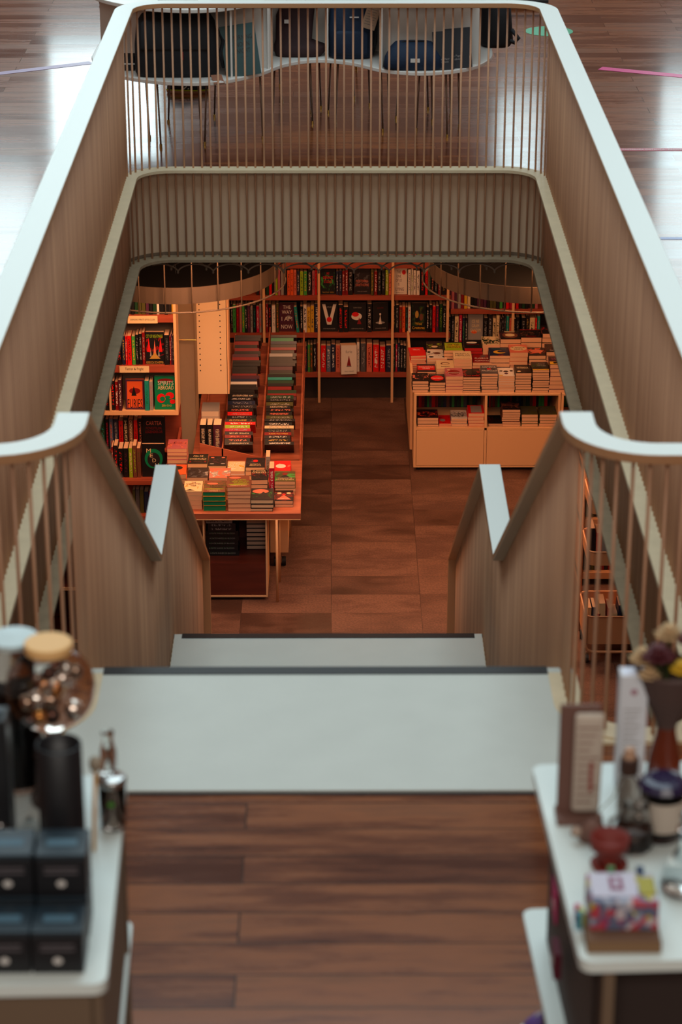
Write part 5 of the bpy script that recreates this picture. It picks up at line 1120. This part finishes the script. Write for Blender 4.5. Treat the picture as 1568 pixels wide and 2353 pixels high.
MB().box(-.034, .034, 0, .05, 0, .3145).build('body', WB, w, bevel=.002)
MB().box(-.028, .03, .006, .044, .3145, .3156).build('top_label', mat('pale_lilac', 'cfd2e4', .5), w)
MB().prism([(.008*math.cos(a*PI/8), .008*math.sin(a*PI/8)) for a in range(16)], 0, .001).build('red_seal', mat('rose_print', '9a6070', .6), w).matrix_basis = Matrix.Translation((.0, -.0006, .27)) @ Matrix.Rotation(PI/2, 4, 'X')
for k in range(12): MB().box(-.022, .02-.006*(k % 3), -.001, 0, .22-.015*k, .223-.015*k).build('printed_line', INK['ltgrey'], w)
b = thing('amber_bottle', 'small clear bottle with a brown cap in front of the white carton', 'bottle', (.69, 5.13, H0))
MB().lathe([(.001,0),(.024,0),(.026,.006),(.026,.1),(.015,.118),(.013,.125)], 32).build('glass_body', SMG, b, smooth=True); MB().lathe([(.022,.125),(.023,.127),(.023,.163),(.02,.166),(.001,.166)], 32).build('cap', mat('brown_cap', '3e2820', .45), b)
MB().lathe([(.001,.164),(.016,.166),(.012,.19),(.001,.195)], 20).build('stopper', mat('pale_wood_lid2', 'b08a70', .5), b)
# bouquet
f = thing('bouquet', 'bouquet of dark red and yellow flowers in brown paper, right foreground', 'flowers', (.80, 5.30, H0+.12))
MB().lathe([(.012,0),(.03,.06),(.062,.13),(.085,.2),(.075,.205),(.055,.14),(.001,.1)], 18).build('paper_wrap', mat('brown_paper', '4c3630', .8), f, smooth=False)
DRD = mat('dark_red_petal', '4a0410', .6); YEL = mat('yellow_petal', 'c89a10', .6); GRN = mat('stem_green', '3c4a1c', .7); PCH = mat('dried_cream_petal', 'b5946c', .8)
def flower(x, y, z, r, mt, nm):
    h = MB()
    for ring_ in range(3):
        for k in range(9):
            a = 2*PI*k/9+ring_*.35; rr = r*(1-.28*ring_); zz = z+ring_*r*.28
            u = Vector((math.cos(a), math.sin(a), 0)); s_ = Vector((-u.y, u.x, 0)); c0 = Vector((x, y, zz)); t1 = c0+u*rr+Vector((0,0,r*.15)); mdp = c0+u*rr*.6
            h.add([c0, mdp+s_*r*.28, t1, mdp-s_*r*.28, c0-Vector((0,0,.004)), mdp+s_*r*.28-Vector((0,0,.004)), t1-Vector((0,0,.004)), mdp-s_*r*.28-Vector((0,0,.004))], [(0,1,2,3),(7,6,5,4),(0,4,5,1),(1,5,6,2),(2,6,7,3),(3,7,4,0)])
    h.lathe([(.001,-.2*r),(r*.3,0),(r*.28,r*.5),(.001,r*.65)], 10, (x, y, z)); h.build(nm, mt, f, smooth=True)
    MB().tube([(0,0,.02), (x*.6, y*.6, z*.6), (x, y, z)], .003, 6).build('stem', GRN, f)
flower(-.035, -.03, .245, .045, DRD, 'red_flower'); flower(.045, .01, .27, .035, DRD, 'red_flower'); flower(-.01, .02, .22, .035, DRD, 'red_flower')
flower(.025, -.04, .215, .034, YEL, 'yellow_flower'); flower(.06, -.02, .235, .03, YEL, 'yellow_flower'); flower(-.065, .0, .225, .04, PCH, 'dried_flower'); flower(-.0, .04, .27, .04, PCH, 'dried_flower'); flower(-.055, -.04, .2, .03, PCH, 'dried_flower')
v = thing('vase', 'red-brown glass vase holding the wrapped bouquet', 'vase', (.80, 5.30, H0))
MB().lathe([(.001,0),(.03,0),(.045,.02),(.04,.08),(.026,.14),(.022,.19)], 32).build('glass_body', mat('red_brown_glass', '7a3420', .1, trans=.4), v, smooth=True)
j = thing('preserve_jar', 'jar with a purple crinkled cover and kraft label on the right shelf', 'jar', (.762, 5.045, H0))
j.scale = (1.12, 1.12, 1.1)
MB().lathe([(.001,0),(.042,0),(.047,.006),(.047,.12),(.04,.13)], 36).build('glass_body', SMG, j, smooth=True); MB().lathe([(.0475,.03),(.0475,.1)], 36).build('kraft_label', PAP, j, smooth=True)
MB().lathe([(.054,.126),(.05,.132),(.045,.14),(.03,.144),(.001,.145)], 14).build('purple_cover', mat('purple_foil', '241a3a', .25), j); MB().lathe([(.001,.01),(.04,.01),(.04,.028),(.001,.028)], 20).build('dark_contents', mat('dark_navy', '1c2028', .8), j)
j = thing('syrup_jug', 'glass jug of reddish brown liquid between scroll stand and purple-topped jar', 'jug', (.69, 4.99, H0))
MB().lathe([(.001,0),(.04,0),(.048,.015),(.044,.06),(.03,.1),(.032,.115)], 36).build('glass_body', SMG, j, smooth=True); MB().lathe([(.001,.006),(.036,.006),(.042,.02),(.038,.055),(.001,.056)], 28).build('liquid', mat('brown_liquid', '6a3a2c', .2, trans=.3), j, smooth=True)
MB().tube([(-.03,-.01,.1),(-.06,-.02,.085),(-.058,-.02,.05),(-.045,-.015,.03)], .005, 8).build('handle', SMG, j, smooth=True)
t = thing('terracotta_pot', 'small red terracotta pot on its saucer on the right shelf', 'pot', (.622, 4.90, H0))
TC = mat('terracotta', '6e1c10', .6)
MB().lathe([(.001,.0),(.038,0),(.044,.012),(.04,.014),(.001,.01)], 32).build('saucer', TC, t, smooth=True)
MB().lathe([(.001,.012),(.026,.012),(.028,.03),(.032,.05),(.045,.054),(.047,.082),(.043,.084),(.04,.058),(.001,.05)], 36).build('pot', TC, t, smooth=True)
cb_ = thing('cardboard_box', 'flat brown cardboard box at the near end of the right shelf', 'box', (.618, 4.535, H0)); MB().box(-.083, .082, 0, .12, 0, .028).build('body', mat('cardboard', '7a5c40', .8), cb_, bevel=.002); MB().box(-.08, .079, .003, .117, .028, .031).build('lid', mat('cardboard_lid', '6d5140', .8), cb_)
x_ = thing('gift_tin', 'colourful patterned tin on the cardboard box, near end of right shelf', 'tin', (.622, 4.575, H0+.0315))
def patt():
    m = mat('festive_print', '808088', .45); nt = m.node_tree; b = nt.nodes['Principled BSDF']; tc = nd(nt, 'ShaderNodeTexCoord'); v_ = nd(nt, 'ShaderNodeTexVoronoi'); v_.inputs['Scale'].default_value = 55
    nt.links.new(tc.outputs['Object'], v_.inputs['Vector']); sp = nd(nt, 'ShaderNodeSeparateXYZ'); nt.links.new(v_.outputs['Color'], sp.inputs[0])
    r = ramp(nt, [(0, lin('a83a48')), (.2, lin('5a5f78')), (.45, lin('b5aab0')), (.62, lin('8a3a5c')), (.78, lin('8f96a8')), (.92, lin('b0a030'))], 'CONSTANT'); nt.links.new(sp.outputs[0], r.inputs['Fac']); nt.links.new(r.outputs['Color'], b.inputs['Base Color']); return m
FP = patt()
MB().box(-.078, .074, 0, .125, 0, .075).build('body', FP, x_, bevel=.006)
MB().box(-.072, .03, .02, .12, .0755, .0775).build('pale_top_panel', mat('pale_print', 'b9b4c4', .5), x_); MB().box(-.03, .0, .045, .1, .0776, .079).build('door_motif', mat('plum_print', '7a3050', .5), x_); MB().box(-.02, -.01, .055, .09, .0792, .08).build('door_pane', mat('pale_print', 'b9b4c4', .5), x_)
MB().box(.034, .07, .03, .1, .0756, .078).build('yellow_motif', mat('ochre_print', '9a9020', .5), x_)
for (dx, dy, c, s) in ((-.1, .06, 'b03a6a', .014), (-.092, .045, 'b0b030', .013), (-.1, .03, '3a7a8a', .014), (-.02, .13, '3a6a2a', .015), (.045, .13, '283a5a', .016)):
    MB().box(dx-s/2, dx+s/2, dy-s/2, dy+s/2, 0 if dx > -.08 else -.0315+.02, .085 if dx > -.08 else .03).build('ribbon_roll', mat('roll_'+c, c, .5), x_)
cr_ = thing('carafe', 'large clear glass carafe with steel ball stoppers at the right photo edge', 'carafe', (.79, 4.80, H0))
MB().lathe([(.001,0),(.05,0),(.062,.015),(.055,.05),(.025,.11),(.02,.15),(.03,.16)], 40).build('glass_body', GL, cr_, smooth=True)
for k in range(3): MB().lathe(sphere_prof(.013, 0, -90, 90, 10), 20, (-.012, -.01, .15+.024*k)).build('steel_ball', mat('blue_steel', '9ab4c0', .1, 1), cr_, smooth=True)
# things on the lower boards of the right shelf, seen past its side
for (px, py, s, c, nm, lb, zz) in ((1284, 2070, (.02,.05,.09), 'c01868', 'gift_packet', 'bright magenta packet under the top of the right gift shelf', .4), (1282, 2200, (.02,.04,.07), '5a1028', 'gift_packet', 'dark red packet below the magenta one in the right gift shelf', .4)):
    p = atZ(px, py+30, .55)
    o = thing(nm, lb, 'packet', (p.x-.012, p.y, .55)); MB().box(-.002, s[0]-.004, -s[1], s[1], 0, s[2]).build('body', mat('pk_'+c, c, .5), o); MB().box(-.003, .0, -s[1]*.3, s[1]*.3, .02, .04).build('sticker', TAG, o)
o = thing('purple_pouch', 'purple pouch low beside the right gift shelf, at the bottom edge', 'pouch', (.535, 5.42, .0)); softbag([(0,.1,.08,0,0),(.02,.12,.1,0,0),(.1,.1,.08,0,0),(.13,.05,.04,0,0)], 2.6).build('body', mat('violet_cloth', '5a3a80', .6), o, smooth=True); MB().tube([(-.02,0,.13),(0,0,.15),(.02,0,.13)], .003, 6).build('cord', TAG, o)
o = thing('potted_plant', 'dark green leafy plant in the shadow under the right gift shelf', 'plant', (.78, 4.53, .4))
MB().lathe([(.001,0),(.03,0),(.035,.05),(.03,.055),(.001,.05)], 20).build('pot', TC, o)
random.seed(4); lf = MB()
for k in range(26):
    a = random.uniform(0, 2*PI); r_ = random.uniform(.02, .055); z_ = random.uniform(.08, .19); c0 = Vector((r_*math.cos(a), r_*math.sin(a), z_)); u = Vector((math.cos(a), math.sin(a), .4))*.03; s_ = Vector((-math.sin(a), math.cos(a), 0))*.012
    lf.add([c0-u, c0+s_, c0+u, c0-s_], [(0,1,2,3)])
lf.build('leaves', mat('dark_leaf', '16240f', .6), o)
# ------------------------------------------------------------------ the books that show least, one object
vs = []; fs = []; ms = []; mats = {}; 
for cov, pg, M, c, pgc in SPARE:
    for mb, key, mt in ((cov, 'c'+c, None), (pg, 'p'+pgc, None)):
        if key not in mats: mats[key] = (len(mats), INK[c] if key[0] == 'c' else page_mat(pgc))
        o = len(vs); vs += [tuple(M @ Vector(p)) for p in mb.v]; fs += [tuple(o+i for i in f) for f in mb.f]; ms += [mats[key][0]]*len(mb.f)
me = bpy.data.meshes.new('books'); me.from_pydata(vs, [], fs)
for k in mats: me.materials.append(mats[k][1])
me.polygons.foreach_set('material_index', ms); me.update()
bo = bpy.data.objects.new('books', me); COL.objects.link(bo); bo['kind'] = 'stuff'
tag(bo, 'the remaining closely packed books at the backs of shelves, cubbies, bins and lower stacks', 'books')
print('NBOOK', NBOOK[0], 'spare', len(SPARE))
